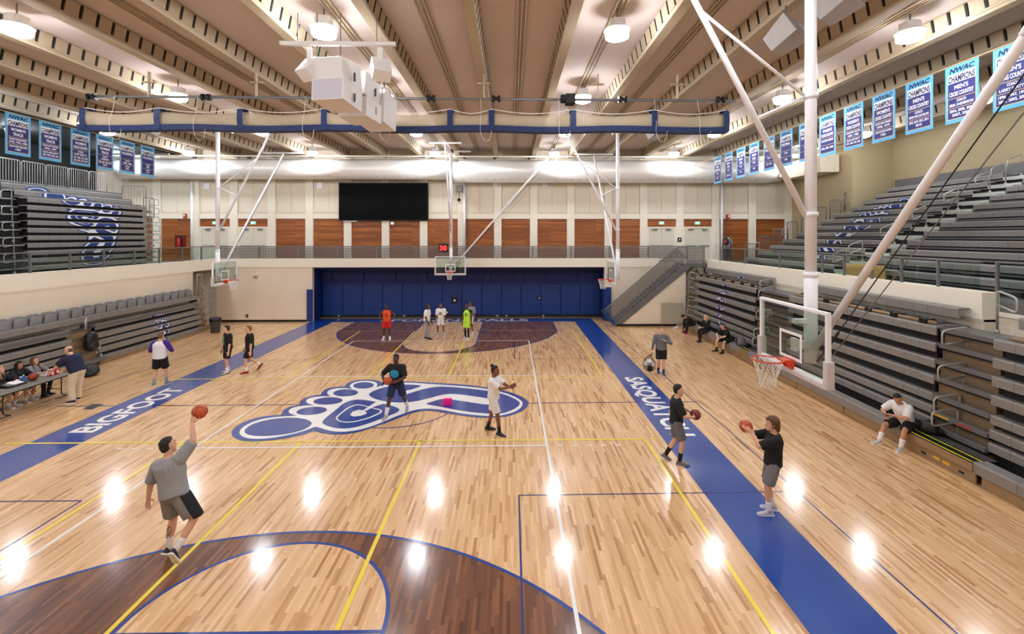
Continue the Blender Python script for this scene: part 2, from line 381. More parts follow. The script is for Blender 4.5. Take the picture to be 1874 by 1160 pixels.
def person(label, loc, rz, H=1.85, skin='light', hair=(70, 48, 30), hairs='short', top=(120, 120, 120), sleeve=.6, slv=None, bottom=(30, 30, 34), legs='shorts', sock=(235, 235, 235), sockh=.16, shoe=(235, 235, 235), sole=(240, 240, 240),
           pel=(0, 0, .96), lean=0, side=0, twist=0, feet=None, toes=(0, 0), hands=None, elb=None, kn=None, head=(0, 0), curl=(.5, .5), hd=None, girth=1.0, vox=.013, extra=None, seat=False, skirt=0, tee=0, hemz=-.06, coat=False, legbot=.08, group=None):
    """joint positions are given for a 1.78 m figure facing +Y, x to its right, and scaled to H"""
    s = H/1.78; S = lambda p: V(p)*s
    t = thing('person', label, 'person', loc, rz, group)
    pel = V(pel); Rt = Matrix.Rotation(R(-lean), 3, 'X') @ Matrix.Rotation(R(side), 3, 'Y') @ Matrix.Rotation(R(twist), 3, 'Z')
    T = lambda x, y, z: pel+Rt @ V((x, y, z))
    neck = T(0, .0, .50); hc0 = T(0, .015, .555)
    Hd = Rt @ Matrix.Rotation(R(head[0]), 3, 'Z') @ Matrix.Rotation(R(head[1]), 3, 'X') if lean < 60 else Matrix.Rotation(R(head[0]), 3, 'Z') @ Matrix.Rotation(R(head[1]), 3, 'X')
    hc = hc0+Hd @ V((0, .03, .105)); hp = lambda x, y, z: S(hc+Hd @ V((x*1.06, y*1.06, z*1.06)))
    sh = [T(-.185, 0, .43), T(.185, 0, .43)]
    Rp = Matrix.Rotation(R(twist*.3), 3, 'Z'); hip = [pel+Rp @ V((-.092, 0, -.03)), pel+Rp @ V((.092, 0, -.03))]
    feet = feet or [(-.13, 0, .09), (.13, 0, .09)]; kn = kn or [(-.1, 1, 0), (.1, 1, 0)]
    hands = hands or [(-.27, .08, .80), (.27, .08, .80)]; elb = elb or [(-.5, -1, 0), (.5, -1, 0)]
    b = MB(); sk = mat('skin '+skin, SKIN[skin], .5, var=.05, scale=10); g = girth
    # trunk
    def trunk(b, prof, ext=0, gg=1):
        rg = []
        for z, rx, ry, yo in prof: rg.append([S(T((rx*gg+ext)*math.cos(a), yo+(ry*gg+ext)*math.sin(a), z)) for a in [2*math.pi*i/20 for i in range(20)]])
        b.rings(rg)
    TR = [(-.10, .10, .09, 0), (-.06, .155, .112, -.005), (0, .168, .12, -.008), (.10, .152, .108, 0), (.20, .152, .108, .004), (.30, .168, .115, .006), (.38, .172, .112, 0), (.43, .155, .092, -.004), (.47, .105, .072, -.004), (.51, .06, .055, 0)]
    trunk(b, TR, 0, g)
    cone(b, S(T(0, .0, .45)), S(hc+Hd @ V((0, -.015, -.06))), .064*s, .058*s)
    # head : skull, jaw, nose, ears
    rg = []
    for z, rx, ry, yo in ((-.118, .022, .020, .062), (-.112, .036, .034, .052), (-.09, .052, .055, .034), (-.06, .062, .072, .018), (-.025, .069, .086, .004), (.01, .073, .093, -.004), (.05, .075, .096, -.010), (.085, .068, .086, -.012), (.11, .05, .064, -.012), (.122, .025, .032, -.012)):
        rg.append([hp(rx*math.cos(a), yo+ry*math.sin(a), z) for a in [2*math.pi*i/18 for i in range(18)]])
    b.rings(rg)
    cone(b, hp(0, .086, .012), hp(0, .106, -.028), .009*s, .014*s, 8, 2); cone(b, hp(-.012, .088, -.066), hp(.012, .088, -.066), .008*s, .008*s, 8, 2); cone(b, hp(-.03, .083, .03), hp(.03, .083, .03), .008*s, .008*s, 8, 2)
    for x in (-1, 1): b.ball(hp(x*.076, -.006, -.008), (.010*s, .018*s, .030*s), 8, 6)
    # arms
    ups = .30; fo = .262; W = []; E = []
    for i in (0, 1):
        e, w = ik(sh[i], hands[i], ups, fo, elb[i]); E.append(e); W.append(w)
        b.ball(S(sh[i]), .066*s*g); cone(b, S(sh[i]), S(e), .053*s*g, .042*s); cone(b, S(e), S(e.lerp(w, .3)), .043*s, .043*s); cone(b, S(e.lerp(w, .3)), S(w), .043*s, .028*s)
    # legs
    A = []; K = []
    for i in (0, 1):
        k, a = ik(hip[i], feet[i], .435, .415, kn[i]); K.append(k); A.append(a)
        cone(b, S(hip[i]), S(k), .086*s*g, .058*s); cone(b, S(k), S(k.lerp(a, .3)), .056*s, .058*s); cone(b, S(k.lerp(a, .3)), S(a), .057*s, .036*s)
    body = remeshed(b, vox*s, 2); fin = MB(); join_mb(fin, body)
    for i in (0, 1):
        fd = (W[i]-E[i]).normalized(); nr = None
        if hd and hd[i]: fd, nr = V(hd[i][0]), V(hd[i][1])
        x = 1 if i else -1
        if nr is None: nr = V((x, .1, 0)) if abs(fd.z) > .5 else V((0, 0, 1))
        th = V((0, 1, 0)) if abs(fd.z) > .5 else V((-x, .3, .4))
        hm = remeshed(hand_mesh(S(W[i]), fd, nr, th, s*1.06, curl[i], 0), (.0052 if vox < .014 else .0075)*s, 1); join_mb(fin, hm)
    fin.build('body', sk, t, smooth=True, local=True)
    hm = mat('hair %d %d %d' % hair, hair, .6, var=.25, scale=40, bump=.4, bscale=180)
    # eyes, brows, mouth
    dk = mat('eye', (26, 20, 18), .25); b = MB()
    wh = mat('eye white', (226, 220, 214), .3); we = MB()
    for x in (-.03, .03): we.ball(hp(x, .080, .010), (.0135*s, .009*s, .008*s), 8, 6); b.ball(hp(x, .088, .010), .0055*s, 6, 5)
    we.build('eyes', wh, t, smooth=True, local=True); b.build('pupils', dk, t, local=True)
    b = MB(); [cone(b, hp(x-.017, .086, .032), hp(x+.017, .086, .034), .005*s, .005*s, 6, 2) for x in (-.03, .03)]; b.build('eyebrows', hm, t, local=True)
    b = MB(); cone(b, hp(-.018, .094, -.062), hp(.018, .094, -.062), .005*s, .005*s, 6, 2); b.build('lips', mat('lips '+skin, tuple(int(c*.74) for c in SKIN[skin]), .4), t, local=True)
    # hair
    b = MB(); HM = Matrix(Hd)
    if hairs != 'none':
        k = {'short': 1.0, 'buzz': .93, 'shaggy': 1.12, 'bun': 1.0, 'long': 1.08, 'bald': .9}[hairs]
        rg = []
        for z, rx, ry, yo in ((-.062, .045, .035, -.052), (-.03, .066, .058, -.042), (.01, .0735, .076, -.032), (.045, .0785, .086, -.026), (.078, .0755, .088, -.019), (.104, .064, .080, -.010), (.124, .044, .056, -.008), (.136, .018, .024, -.010)):
            if hairs == 'bald' and z > .09: break
            rg.append([hp((rx*(1+(k-1)))*math.cos(a), yo+ry*k*math.sin(a), z*(1+(k-1)*.6)) for a in [2*math.pi*i/18 for i in range(18)]])
        b.rings(rg)
        if hairs == 'bun': b.ball(hp(0, -.085, .125), .044*s, 12, 8)
        if hairs == 'shaggy': cone(b, hp(0, -.075, .0), hp(0, -.085, -.075), .058*s, .05*s); [cone(b, hp(x*.07, .01, .03), hp(x*.072, .0, -.04), .018*s, .014*s) for x in (-1, 1)]; cone(b, hp(-.04, .085, .085), hp(.045, .082, .08), .022*s, .02*s)
        if hairs == 'long':
            for x in (-1, 0, 1): cone(b, hp(x*.055, -.06, .02), hp(x*.075, -.075+.04*abs(x), -.17), .05*s, .035*s); cone(b, hp(x*.075, -.075+.04*abs(x), -.17), hp(x*.085, -.06+.08*abs(x), -.30), .036*s, .02*s)
            for x in (-1, 1): cone(b, hp(x*.072, .01, .04), hp(x*.085, .02, -.14), .024*s, .024*s); cone(b, hp(x*.085, .02, -.14), hp(x*.09, .05, -.28), .025*s, .014*s)
    place_mesh(remeshed(b, (.0075 if vox < .014 else .011)*s, 1, .007 if hairs != 'buzz' else .002, 48), 'hair', hm, t)
    # ---- clothes
    tm = cloth('top %d %d %d' % top, top); b = MB()
    hz = hemz
    prof = [(hz, .178, .135, -.004), (hz+.05, .176, .133, -.004), (.10, .168, .126, 0), (.20, .172, .128, .004), (.30, .185, .132, .006), (.38, .188, .128, 0), (.44, .165, .104, -.004), (.485, .10, .08, -.004), (.50, .085, .072, -.002)]
    trunk(b, prof, .012+tee, g)
    if coat:
        for i in (0, 1): cone(b, S(hip[i]+V((0, 0, .06))), S(hip[i].lerp(K[i], coat)), .125*s*g, .115*s*g, caps=False)
    sl = MB()
    if sleeve > 0:
        for i in (0, 1):
            q = sl if slv else b; x = 1 if i else -1
            st = S(sh[i]+Rt @ V((-x*.05, 0, .0))); en = sh[i].lerp(E[i], min(sleeve, 1)/1.0)
            q.ball(S(sh[i]), .082*s*g, 12, 8); cone(q, st, S(sh[i]), .085*s*g, .084*s*g); cone(q, S(sh[i]), S(en), (.082+tee)*s*g, (.07+tee if sleeve <= 1 else .058)*s*g, caps=False)
            if sleeve > 1: q.ball(S(E[i]), .057*s); cone(q, S(E[i]), S(E[i].lerp(W[i], sleeve-1)), .057*s, .046*s, caps=False)
    else:
        for i in (0, 1): x = 1 if i else -1; cone(b, S(T(x*.10, 0, .40)), S(T(x*.115, 0, .455)), .05*s, .045*s)
    top_me = remeshed(b, vox*s, 2, .007*s, 8, len(label)); bvh = BVHTree.FromPolygons([v.co.copy() for v in top_me.vertices], [tuple(p.vertices) for p in top_me.polygons])
    to = place_mesh(top_me, 'coat' if coat else 'shirt', tm, t)
    if slv: place_mesh(remeshed(sl, vox*s, 2, .006*s, 9, 3), 'sleeves', cloth('sleeve %d %d %d' % slv, slv), t)
    bm_ = cloth('bottom %d %d %d' % bottom, bottom); b = MB()
    for_hip = [(-.13, .12, .11, -.005), (-.08, .172, .132, -.006), (-.02, .180, .134, -.008), (.03, .176, .13, -.006), (.08, .168, .124, 0)]
    rg = []
    for z, rx, ry, yo in for_hip: rg.append([S(pel+Rt @ V((rx*g*math.cos(a), yo+ry*g*math.sin(a), z)) if z > 0 else pel+Rp @ V((rx*g*math.cos(a), yo+ry*g*math.sin(a), z))) for a in [2*math.pi*i/20 for i in range(20)]])
    b.rings(rg)
    for i in (0, 1):
        if legs == 'shorts':
            e = hip[i].lerp(K[i], .86); cone(b, S(hip[i]), S(e), .115*s*g, .108*s*g, caps=False); b.ball(S(hip[i]), .115*s*g, 12, 8)
        elif legs == 'pants':
            b.ball(S(hip[i]), .112*s*g, 12, 8); cone(b, S(hip[i]), S(K[i]), .112*s*g, .085*s*g); cone(b, S(K[i]), S(A[i]+V((0, 0, .0))), .084*s*g, .075*s*g, caps=False)
        elif legs == 'tights':
            b.ball(S(hip[i]), .098*s*g, 12, 8); cone(b, S(hip[i]), S(K[i]), .098*s*g, .068*s*g); cone(b, S(K[i]), S(A[i]), .068*s*g, .048*s*g)
    place_mesh(remeshed(b, vox*s, 2, .006*s, 9, 5), {'shorts': 'shorts', 'pants': 'trousers', 'tights': 'leggings'}[legs], bm_, t)
    # socks, shoes
    smt = cloth('sock %d %d %d' % sock, sock); fm = mat('shoe %d %d %d' % shoe, shoe, .5, var=.08, scale=20); som = mat('sole %d %d %d' % sole, sole, .6)
    for i in (0, 1):
        a, k = A[i], K[i]; up = (k-a).normalized()
        if sockh and legs != 'pants': b = MB(); cone(b, S(a-up*.02), S(a+up*sockh), .043*s, (.05 if sockh < .2 else .062)*s, caps=False); b.build('sock', smt, t, smooth=True, local=True)
        pitch = toes[i] if not isinstance(toes[i], tuple) else toes[i][0]; yaw = toes[i][1] if isinstance(toes[i], tuple) else (-12 if i else 12)
        FM = Matrix.Rotation(R(yaw), 3, 'Z') @ Matrix.Rotation(R(-pitch), 3, 'X'); fp = lambda x, y, z: S(a+FM @ V((x, y, z)))
        b = MB(); rg = []
        for y, w, h in ((-.075, .018, .05), (-.06, .033, .085), (-.02, .039, .115), (.03, .041, .10), (.08, .046, .068), (.13, .05, .052), (.175, .044, .044), (.205, .024, .032)):
            rg.append([fp(w*math.cos(q)*(1 if math.sin(q) < .3 else .82), y, -.085+h*(.5+.5*math.sin(q))) for q in [2*math.pi*j/12 for j in range(12)]])
        so = b.rings(rg).build('shoe', fm, t, smooth=True, local=True)
        b = MB(); ol = ((-.085, .022), (-.07, .036), (-.02, .041), (.04, .043), (.09, .05), (.14, .052), (.185, .044), (.212, .022))
        pl = [(-w, y) for y, w in ol]+[(w, y) for y, w in reversed(ol)]
        v0 = [fp(x, y, -.088) for x, y in pl]; v1 = [fp(x*.97, y, -.066) for x, y in pl]; b.rings([v0, v1]).build('sole', som, so, local=True)
    # prints on the cloth
    for dcl in (extra or []):
        nm, rgb, cx, cz, w, h, back, body = dcl
        nd = (-1 if back else 1); b = MB()
        def proj(x, z):
            o = S(T(x, nd*.6, z)); d = (Rt @ V((0, -nd, 0)));
            hit = bvh.ray_cast(o, d)
            return (hit[0]-d*.005*s) if hit[0] is not None else None
        if isinstance(body, str):
            q = MB(); text3(q, body, (0, 0, 0), (nd*-1*-1, 0, 0), (0, 1, 0), width=w, height=h, align='C')
            # seen from the front the figure's right is on the viewer's left
            vs = []; ok = True
            for v in q.v:
                p = proj(cx-nd*v[0] if not back else cx+v[0], cz-h/2+v[1])
                if p is None: ok = False; break
                vs.append(p)
            if ok: b.add(vs, q.f)
        else:
            n = 8; vs = []; idx = {}
            for j in range(n+1):
                for i in range(n+1):
                    u, v = 2*i/n-1, 2*j/n-1
                    if body == 1: u, v = u*math.sqrt(1-v*v/2), v*math.sqrt(1-u*u/2)
                    p = proj(cx+u*w/2, cz+v*h/2)
                    if p is not None: idx[(i, j)] = len(vs); vs.append(p)
            fs = [(idx[(i, j)], idx[(i+1, j)], idx[(i+1, j+1)], idx[(i, j+1)]) for j in range(n) for i in range(n) if all(k in idx for k in ((i, j), (i+1, j), (i+1, j+1), (i, j+1)))]
            b.add(vs, fs)
        if b.v: b.build(nm, cloth('print %d %d %d' % rgb, rgb), to, local=True)
    t['_w'] = 0
    del t['_w']
    return t, [S(w) for w in W], [S(a) for a in A], [S(k) for k in K]
def world(t, p): return t.location+Matrix.Rotation(t.rotation_euler.z, 3, 'Z') @ V(p)

def basketball(label, c, rot=(.3, .5, .2), r=.121, rgb=None):
    t = thing('basketball', label, 'ball', c)
    m = M_ORANGE if rgb is None else mat('ball %d %d %d' % rgb, rgb, .5, var=.12, scale=20, bump=.25, bscale=260)
    MB().ball(c, r, 28, 18).build('ball', m, t, smooth=True)
    b = MB(); E = Matrix.Rotation(rot[0], 3, 'X') @ Matrix.Rotation(rot[1], 3, 'Y') @ Matrix.Rotation(rot[2], 3, 'Z'); n = 36; cc = V(c)
    for ax in (0, 1):
        b.tube([cc+E @ V((r*math.cos(a), 0, r*math.sin(a)) if ax else (r*math.cos(a), r*math.sin(a), 0)) for a in [2*math.pi*i/n for i in range(n)]], .0032, 5, closed=True)
    for sg in (-1, 1):
        pts = []
        for i in range(n):
            a = 2*math.pi*i/n; v = V((sg*.62+.22*sg*math.cos(2*a)*-1, .72*math.cos(a), .72*math.sin(a))).normalized()*r; pts.append(cc+E @ v)
        b.tube(pts, .0032, 5, closed=True)
    b.build('seams', M_SEAM, t)
    return t
# ================================================================ PEOPLE COME FIRST (see part p) ; THE ROOM
XL, XR, YB = -14.7, 15.4, 14.5            # ledge fronts
PIL = [-22.4, -19.9, -17.37, -14.843, -12.346, -9.86, -7.314, -4.798, -2.26, .271, 2.696, 5.109, 7.601, 10.136, 12.529, 14.983, 17.425, 19.9, 22.4]

def room():
    B = MB
    fl = struct(B().bb((-24, -22, -.3), (25.5, 16.6, 0)).build('floor', M_MAPLE))
    # ---- court markings: thin coats of paint, parts of the floor
    Z0 = .0012
    def coat(name, m, mb, label=None):
        o = mb.build(name, m, fl)
        if label: o['label'] = label
        return o
    for sg, lab in ((1, 'far'), (-1, 'near')):                    # stained three-point areas
        rc, R3 = sg*12.725, 6.325; base = sg*14.325; yc = rc-sg*math.sqrt(max(0, R3**2-6.2**2))
        p = [(-6.2, base)]; a0 = math.atan2(abs(yc-rc), 6.2)
        for i in range(49):
            a = a0+(math.pi-2*a0)*i/48; p.append((-R3*math.cos(a), rc-sg*R3*math.sin(a)))
        p.append((6.2, base))
        coat('stained_arc', M_STAIN, B().sheet(p, Z0), 'brown stained wood inside the three-point line')
        q = [(-1.83, base)]
        for i in range(33):
            a = math.pi*i/32; q.append((-1.83*math.cos(a), sg*8.535-sg*1.83*math.sin(a)))
        q.append((1.83, base))
        coat('lane_wood', M_MAPLE, B().sheet(q, Z0*2), 'light maple of the free-throw lane')
        b = B(); zz = Z0*3
        s = 1 if sg < 0 else -1
        b.arc((0, rc), R3, s*a0, s*(math.pi-a0), .06, zz)
        for x in (-6.2, 6.2): b.line((x, yc), (x, base), .06, zz)
        b.arc((0, sg*8.535), 1.83, 0, s*math.pi, .06, zz)
        for x in (-1.83, 1.83): b.line((x, sg*8.535), (x, base), .06, zz)
        if sg < 0: b.line((-1.83, sg*8.56), (1.83, sg*8.56), .06, zz+.0003)
        for x in (-1, 1):
            for yy in ((11.2, 11.5) if sg > 0 else ()): b.line((x*1.83, yy), (x*2.2, yy), .1, zz)
        coat('basketball_line', M_BLUEF, b)
    b = B()
    for sx in (-1, 1): b.sheet([(sx*7.62, -16), (sx*8.82, -16), (sx*8.82, 15.6), (sx*7.62, 15.6)] if sx > 0 else [(-9.0, -16), (-7.62, -16), (-7.62, 15.6), (-9.0, 15.6)], Z0)
    b.sheet([(-7.7, 14.33), (7.7, 14.33), (7.7, 15.6), (-7.7, 15.6)], Z0*1.6)
    coat('sideline_band', M_BLUEF, b, 'royal blue border of the court')
    b = B(); w = .06
    for x in (-4.5, 4.5): b.line((x, -11), (x, 9), w, Z0*5)
    b.line((-4.5, 9), (4.5, 9), w, Z0*5)
    for y in (-3, 3):
        b.line((-4.5, y), (4.5, y), w, Z0*5)
        for sx in (-1, 1):
            for k in range(5): b.line((sx*(4.78+.37*k), y), (sx*(4.93+.37*k), y), w, Z0*5)
    coat('volleyball_line', M_WHITEF, b)
    b = B(); z = Z0*4; w = .07
    for y in (2.75, -2.66): b.line((-9.6 if y < 0 else -9.6, y), (7.14, y), w, z)
    b.line((7.3, -2.62), (7.45, -2.62), w, z)
    for x, y0, y1 in ((-4.96, 11.4, 2.75), (7.1, 11.55, 3.0), (-1.87, 11.4, 2.75), (1.18, 9.0, 3.0)): b.line((x, y0), (x, y1), w, z)
    for x, y1 in ((-4.96, -10), (7.13, -10), (-1.91, -10), (1.19, -8.53)): b.line((x, -2.66), (x, y1), w, z)
    b.line((-6.0, 11.5), (-1.85, 11.5), .04, z); b.line((1.85, 11.62), (6.1, 11.62), .04, z)
    b.line((-9.5, 5.5), (-9.0, 9.0), .05, z); b.line((-10.9, 2.85), (-9.5, 2.82), .05, z); b.line((-10.9, 2.9), (-10.2, 8.9), .05, z)
    coat('badminton_line', M_YELF, b)
    b = B(); z = Z0*3.5
    b.line((-10.8, 0), (-7.0, 0), .05, z); b.line((-7.7, 0), (9.66, .08), .05, z)
    for p, q in (((3.74, -5.27), (9.3, -5.22)), ((3.74, -5.27), (3.73, -11)), ((-5.17, -5.33), (-12, -5.33)), ((-5.17, -5.33), (-5.17, -12)), ((9.62, -12), (9.62, -2)), ((9.62, -2), (9.25, 12.5)),
                 ((3.75, 9), (3.75, 5.43)), ((3.75, 5.43), (9.3, 5.5)), ((-11.3, -6), (-11.3, 3.5)), ((-11.3, 3.5), (-10.6, 9)), ((-5.2, 5.4), (-9.3, 5.4))): b.line(p, q, .035, z)
    b.arc((0, 0), 1.83, 0, 2*math.pi, .05, z)
    b.line((-9.65, -.12), (-9.55, .16), .16, z)
    coat('side_court_line', M_NAVYF, b)
    # ---- footprint emblem in the centre circle
    for k, (nm, mm, polys) in enumerate(LOGO):
        b = B()
        for p in polys: b.sheet(p, Z0*(6+k))
        coat(nm, mm, b)
    # ---- floor lettering
    b = B(); text3(b, 'BIGFOOT', (-7.93, -2.02, Z0*4), (0, 1, 0), (-1, 0, 0), width=3.72, height=.66)
    coat('sideline_lettering', M_WHITEF, b, 'white lettering BIGFOOT')
    for p in b.v: pass
    b = B(); text3(b, 'SASQUATCH', (7.92, 2.72, Z0*4), (0, -1, 0), (1, 0, 0), width=5.2, height=.66)
    coat('sideline_lettering', M_WHITEF, b, 'white lettering SASQUATCH')
    b = B(); text3(b, 'SPOKANE FALLS', (-4.7, 14.5, Z0*4), (1, 0, 0), (0, 1, 0), width=9.4, height=.85)
    coat('baseline_lettering', M_WHITEF, b, 'white lettering SPOKANE FALLS')
    # ---- walls
    def wall(name, m, *boxes):
        b = B()
        for p, q in boxes: b.bb(p, q)
        return struct(b.build(name, m))
    wall('wall_left', M_BLOCK, ((XL-.4, -22, 0), (XL, 12, 3.36)), ((-24, 12, 0), (-17.2, YB, 3.4)))
    wall('wall_right', M_BLOCK, ((XR, -3.5, 0), (XR+.4, 12.7, 3.3)), ((15.75, -22, 0), (16.1, -3.5, 3.4)))
    wall('wall_back', M_BLOCK, ((-17.2, YB, 0), (-8.96, YB+.3, 3.43)), ((9.55, YB, 0), (16.1, YB+.3, 3.43)))
    wall('wall_back_upper', M_CREAM, ((-24, 16.3, 3.4), (25.5, 16.7, 11.3)))
    wall('wall_left_upper', M_CREAM, ((-24.4, -22, 0), (-24, 16.6, 8.1)))
    wall('wall_left_void', mat('unlit black wall', (26, 25, 24), .9), ((-24.4, -22, 8.1), (-23.9, 16.2, 11.0)), ((-24, -22, 10.7), (-18.4, 16.2, 11.14)))  # near-black colour stands in for the unlit dark behind the left balcony
    wall('wall_right_upper', mat('shaded cream paint', (178, 162, 126), .75, var=.03, scale=1.5), ((24.9, -22, 0), (25.3, 10.6, 11.3)), ((22.6, 10.6, 3.7), (25.3, 16.4, 11.3)))  # cream darkened in its colour for the weak light on this wall
    wall('wall_front', M_CREAM, ((-24.4, -22.4, 0), (25.3, -22, 11.3)))
    wall('trim_1', M_TRIM, ((XL-.4, -22, 3.36), (XL+.05, YB+.3, 3.98)), ((XL-.4, -22, 3.3), (XL+.025, 12, 3.36)))
    wall('trim_2', M_TRIM, ((-14.65, YB-.05, 3.43), (13.0, YB+.3, 3.98)), ((13.0, YB-.05, 3.43), (XR+.4, YB+.3, 3.75)))
    wall('trim_3', M_TRIM, ((XR-.05, -3.5, 3.3), (XR+.4, 12.7, 3.98)), ((XR-.02, -3.5, 3.24), (XR+.3, 12.7, 3.3)), ((15.7, -22, 3.4), (16.1, -3.5, 3.5)))
    wall('floor_concourse', M_GREYT, ((-24, -22, 3.5), (-15.0, YB+.3, 3.75)), ((-24, YB+.3, 3.45), (25.3, 16.3, 3.75)), ((XR+.4, -22, 3.5), (25.3, YB+.3, 3.75)))
    wall('baseboard_back', M_BLACK, ((-14.7, YB-.02, 0), (-9.3, YB, .13)), ((9.9, 12.72, 0), (13.5, 12.745, .13)))
    # alcove
    wall('wall_alcove', M_PADD, ((-9.3, 16.1, 0), (9.9, 16.3, 3.45)), ((-9.3, YB+.3, 0), (-8.96, 16.1, 3.45)), ((9.55, YB+.3, 0), (9.9, 16.1, 3.45)), ((-8.96, YB+.3, 3.30), (9.55, 16.1, 3.45)))
    wall('baseboard_alcove', M_BLACK, ((-8.96, 15.93, 0), (9.55, 16.02, .16)))
    b = B()
    for i in range(9): b.bb((-8.7+2.1*i, 15.98, 2.35), (-8.3+2.1*i, 16.1, 3.3))
    b.bb((-8.96, 15.96, 2.21), (9.55, 16.1, 2.36)); b.bb((-8.96, 15.9, 3.02), (9.55, 16.1, 3.3))
    struct(b.build('trim_4', M_PADD))
    ce = wall('ceiling', M_CEIL, ((-24.4, -22.4, 11.15), (25.5, 16.7, 11.4)))
    # wall pads
    for i in range(14):
        x0 = -8.9+i*1.317
        tag(B().bb((x0+.01, 15.97, .16), (x0+1.307, 16.08, 2.2)).build('wall_pad', M_PAD, bevel=.02), 'royal blue padded panel on the alcove wall, %s from the left corner' % ORD[i], 'wall pad', 'blue pads along the alcove wall')
    tag(B().bb((-9.25, YB-.14, .05), (-8.9, YB-.01, 2.05)).build('corner_pad', M_PAD, bevel=.02), 'royal blue pad on the cream corner beside the alcove, near the bin side', 'wall pad')
    tag(B().bb((9.45, YB-.14, .05), (9.95, YB-.01, 2.15)).build('corner_pad', M_PAD, bevel=.02), 'royal blue pad on the cream corner at the foot of the stairs', 'wall pad')
    # ---- upper back wall
    n = 5
    for i, x in enumerate(PIL): struct(B().bb((x-.25, 16.14, 3.75), (x+.25, 16.32, 11.15)).build('trim_%d' % (n+i), M_TRIM))
    for i in range(len(PIL)-1):
        x0, x1 = PIL[i]+.25, PIL[i+1]-.25; xm = (x0+x1)/2; dr = i in (2, 3, 14, 15)
        struct(B().bb((x0, 16.2, 6.56), (x1, 16.32, 6.9)).build('trim_%d' % (40+i), M_TRIM))
        b = B(); b.bb((x0+.02, 16.25, 6.98), (xm-.008, 16.32, 8.95)); b.bb((xm+.008, 16.25, 6.98), (x1-.02, 16.32, 8.95)); b.bb((x0, 16.22, 8.97), (x1, 16.32, 9.06))
        struct(b.build('trim_%d' % (60+i), M_CREAM))
        struct(B().bb((x0, 16.27, 6.03 if dr else 3.75), (x1, 16.32, 6.56)).build('trim_%d' % (80+i), M_PANEL))
        if dr:
            k = {2: 1, 3: 2, 14: 3, 15: 4}[i]
            d = struct(B().bb((x0, 16.2, 5.93), (x1, 16.32, 6.03)).bb((x0, 16.2, 3.75), (x0+.12, 16.32, 5.93)).bb((x1-.12, 16.2, 3.75), (x1, 16.32, 5.93)).build('door_%d' % k, M_TRIM))
            for s in (-1, 1):
                l = B().bb((xm+s*.006, 16.23, 3.76), (xm+s*.88, 16.3, 5.92)).build('door_leaf', M_DOOR, d)
                B().bb((xm+s*.3, 16.16, 5.8), (xm+s*.62, 16.23, 5.88)).build('door_closer', M_STEEL, l)
                B().bb((xm+s*.1, 16.17, 4.72), (xm+s*.78, 16.22, 4.80)).build('push_bar', M_SILVER, l)
            s = thing('exit_sign', 'lit green exit sign above the %s pair of cream doors, counted from the left' % ORD[k-1], 'exit sign', (xm, 16.26, 6.27), 0, 'exit signs over the concourse doors')
            B().bb((xm-.17, 16.2, 6.18), (xm+.17, 16.26, 6.38)).build('housing', M_WHITEM, s)
            B().bb((xm-.155, 16.19, 6.195), (xm+.155, 16.2, 6.365)).build('face', mat('exit green', (46, 196, 150), .5, emit=.9), s)
            b = B(); text3(b, 'EXIT', (xm-.12, 16.186, 6.225), (1, 0, 0), (0, 0, 1), width=.24, height=.11); b.build('lettering', mat('exit letters', (225, 255, 240), .5, emit=1.2), s)
    # ---- ceiling beams (concrete stems with cast panels along both faces)
    for k in range(-7, 10):
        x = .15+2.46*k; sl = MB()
        b = B()
        prof = [(-.13, 10.62), (.13, 10.62), (.13, 10.70), (.105, 10.73), (.15, 11.16), (-.15, 11.16), (-.105, 10.73), (-.13, 10.70)]
        b.prism([(p[0], p[1]) for p in prof], (x, 16.25, 0), (1, 0, 0), (0, 0, 1), 38.2)
        y = -21.6
        while y < 16:
            for s in (-1, 1):
                b.add([(x+s*.125, y, 10.78), (x+s*.125, y+.36, 10.78), (x+s*.185, y+.36, 11.1), (x+s*.185, y, 11.1), (x+s*.1, y, 10.78), (x+s*.1, y+.36, 10.78), (x+s*.1, y+.36, 11.1), (x+s*.1, y, 11.1)],
                      [(0,1,2,3), (4,7,6,5), (0,4,5,1), (1,5,6,2), (2,6,7,3), (3,7,4,0)])
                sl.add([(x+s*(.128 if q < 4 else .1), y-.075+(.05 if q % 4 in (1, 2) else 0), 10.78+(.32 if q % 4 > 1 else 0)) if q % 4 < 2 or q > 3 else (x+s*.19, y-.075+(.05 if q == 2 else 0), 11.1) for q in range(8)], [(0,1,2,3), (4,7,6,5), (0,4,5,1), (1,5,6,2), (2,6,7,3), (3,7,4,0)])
            y += .46
        o = struct(b.build('ceiling_beam', M_BEAM)); sl.build('slot_shade', M_DARK, o)  # dark strips stand in for the shade in the gaps between panels
    return fl

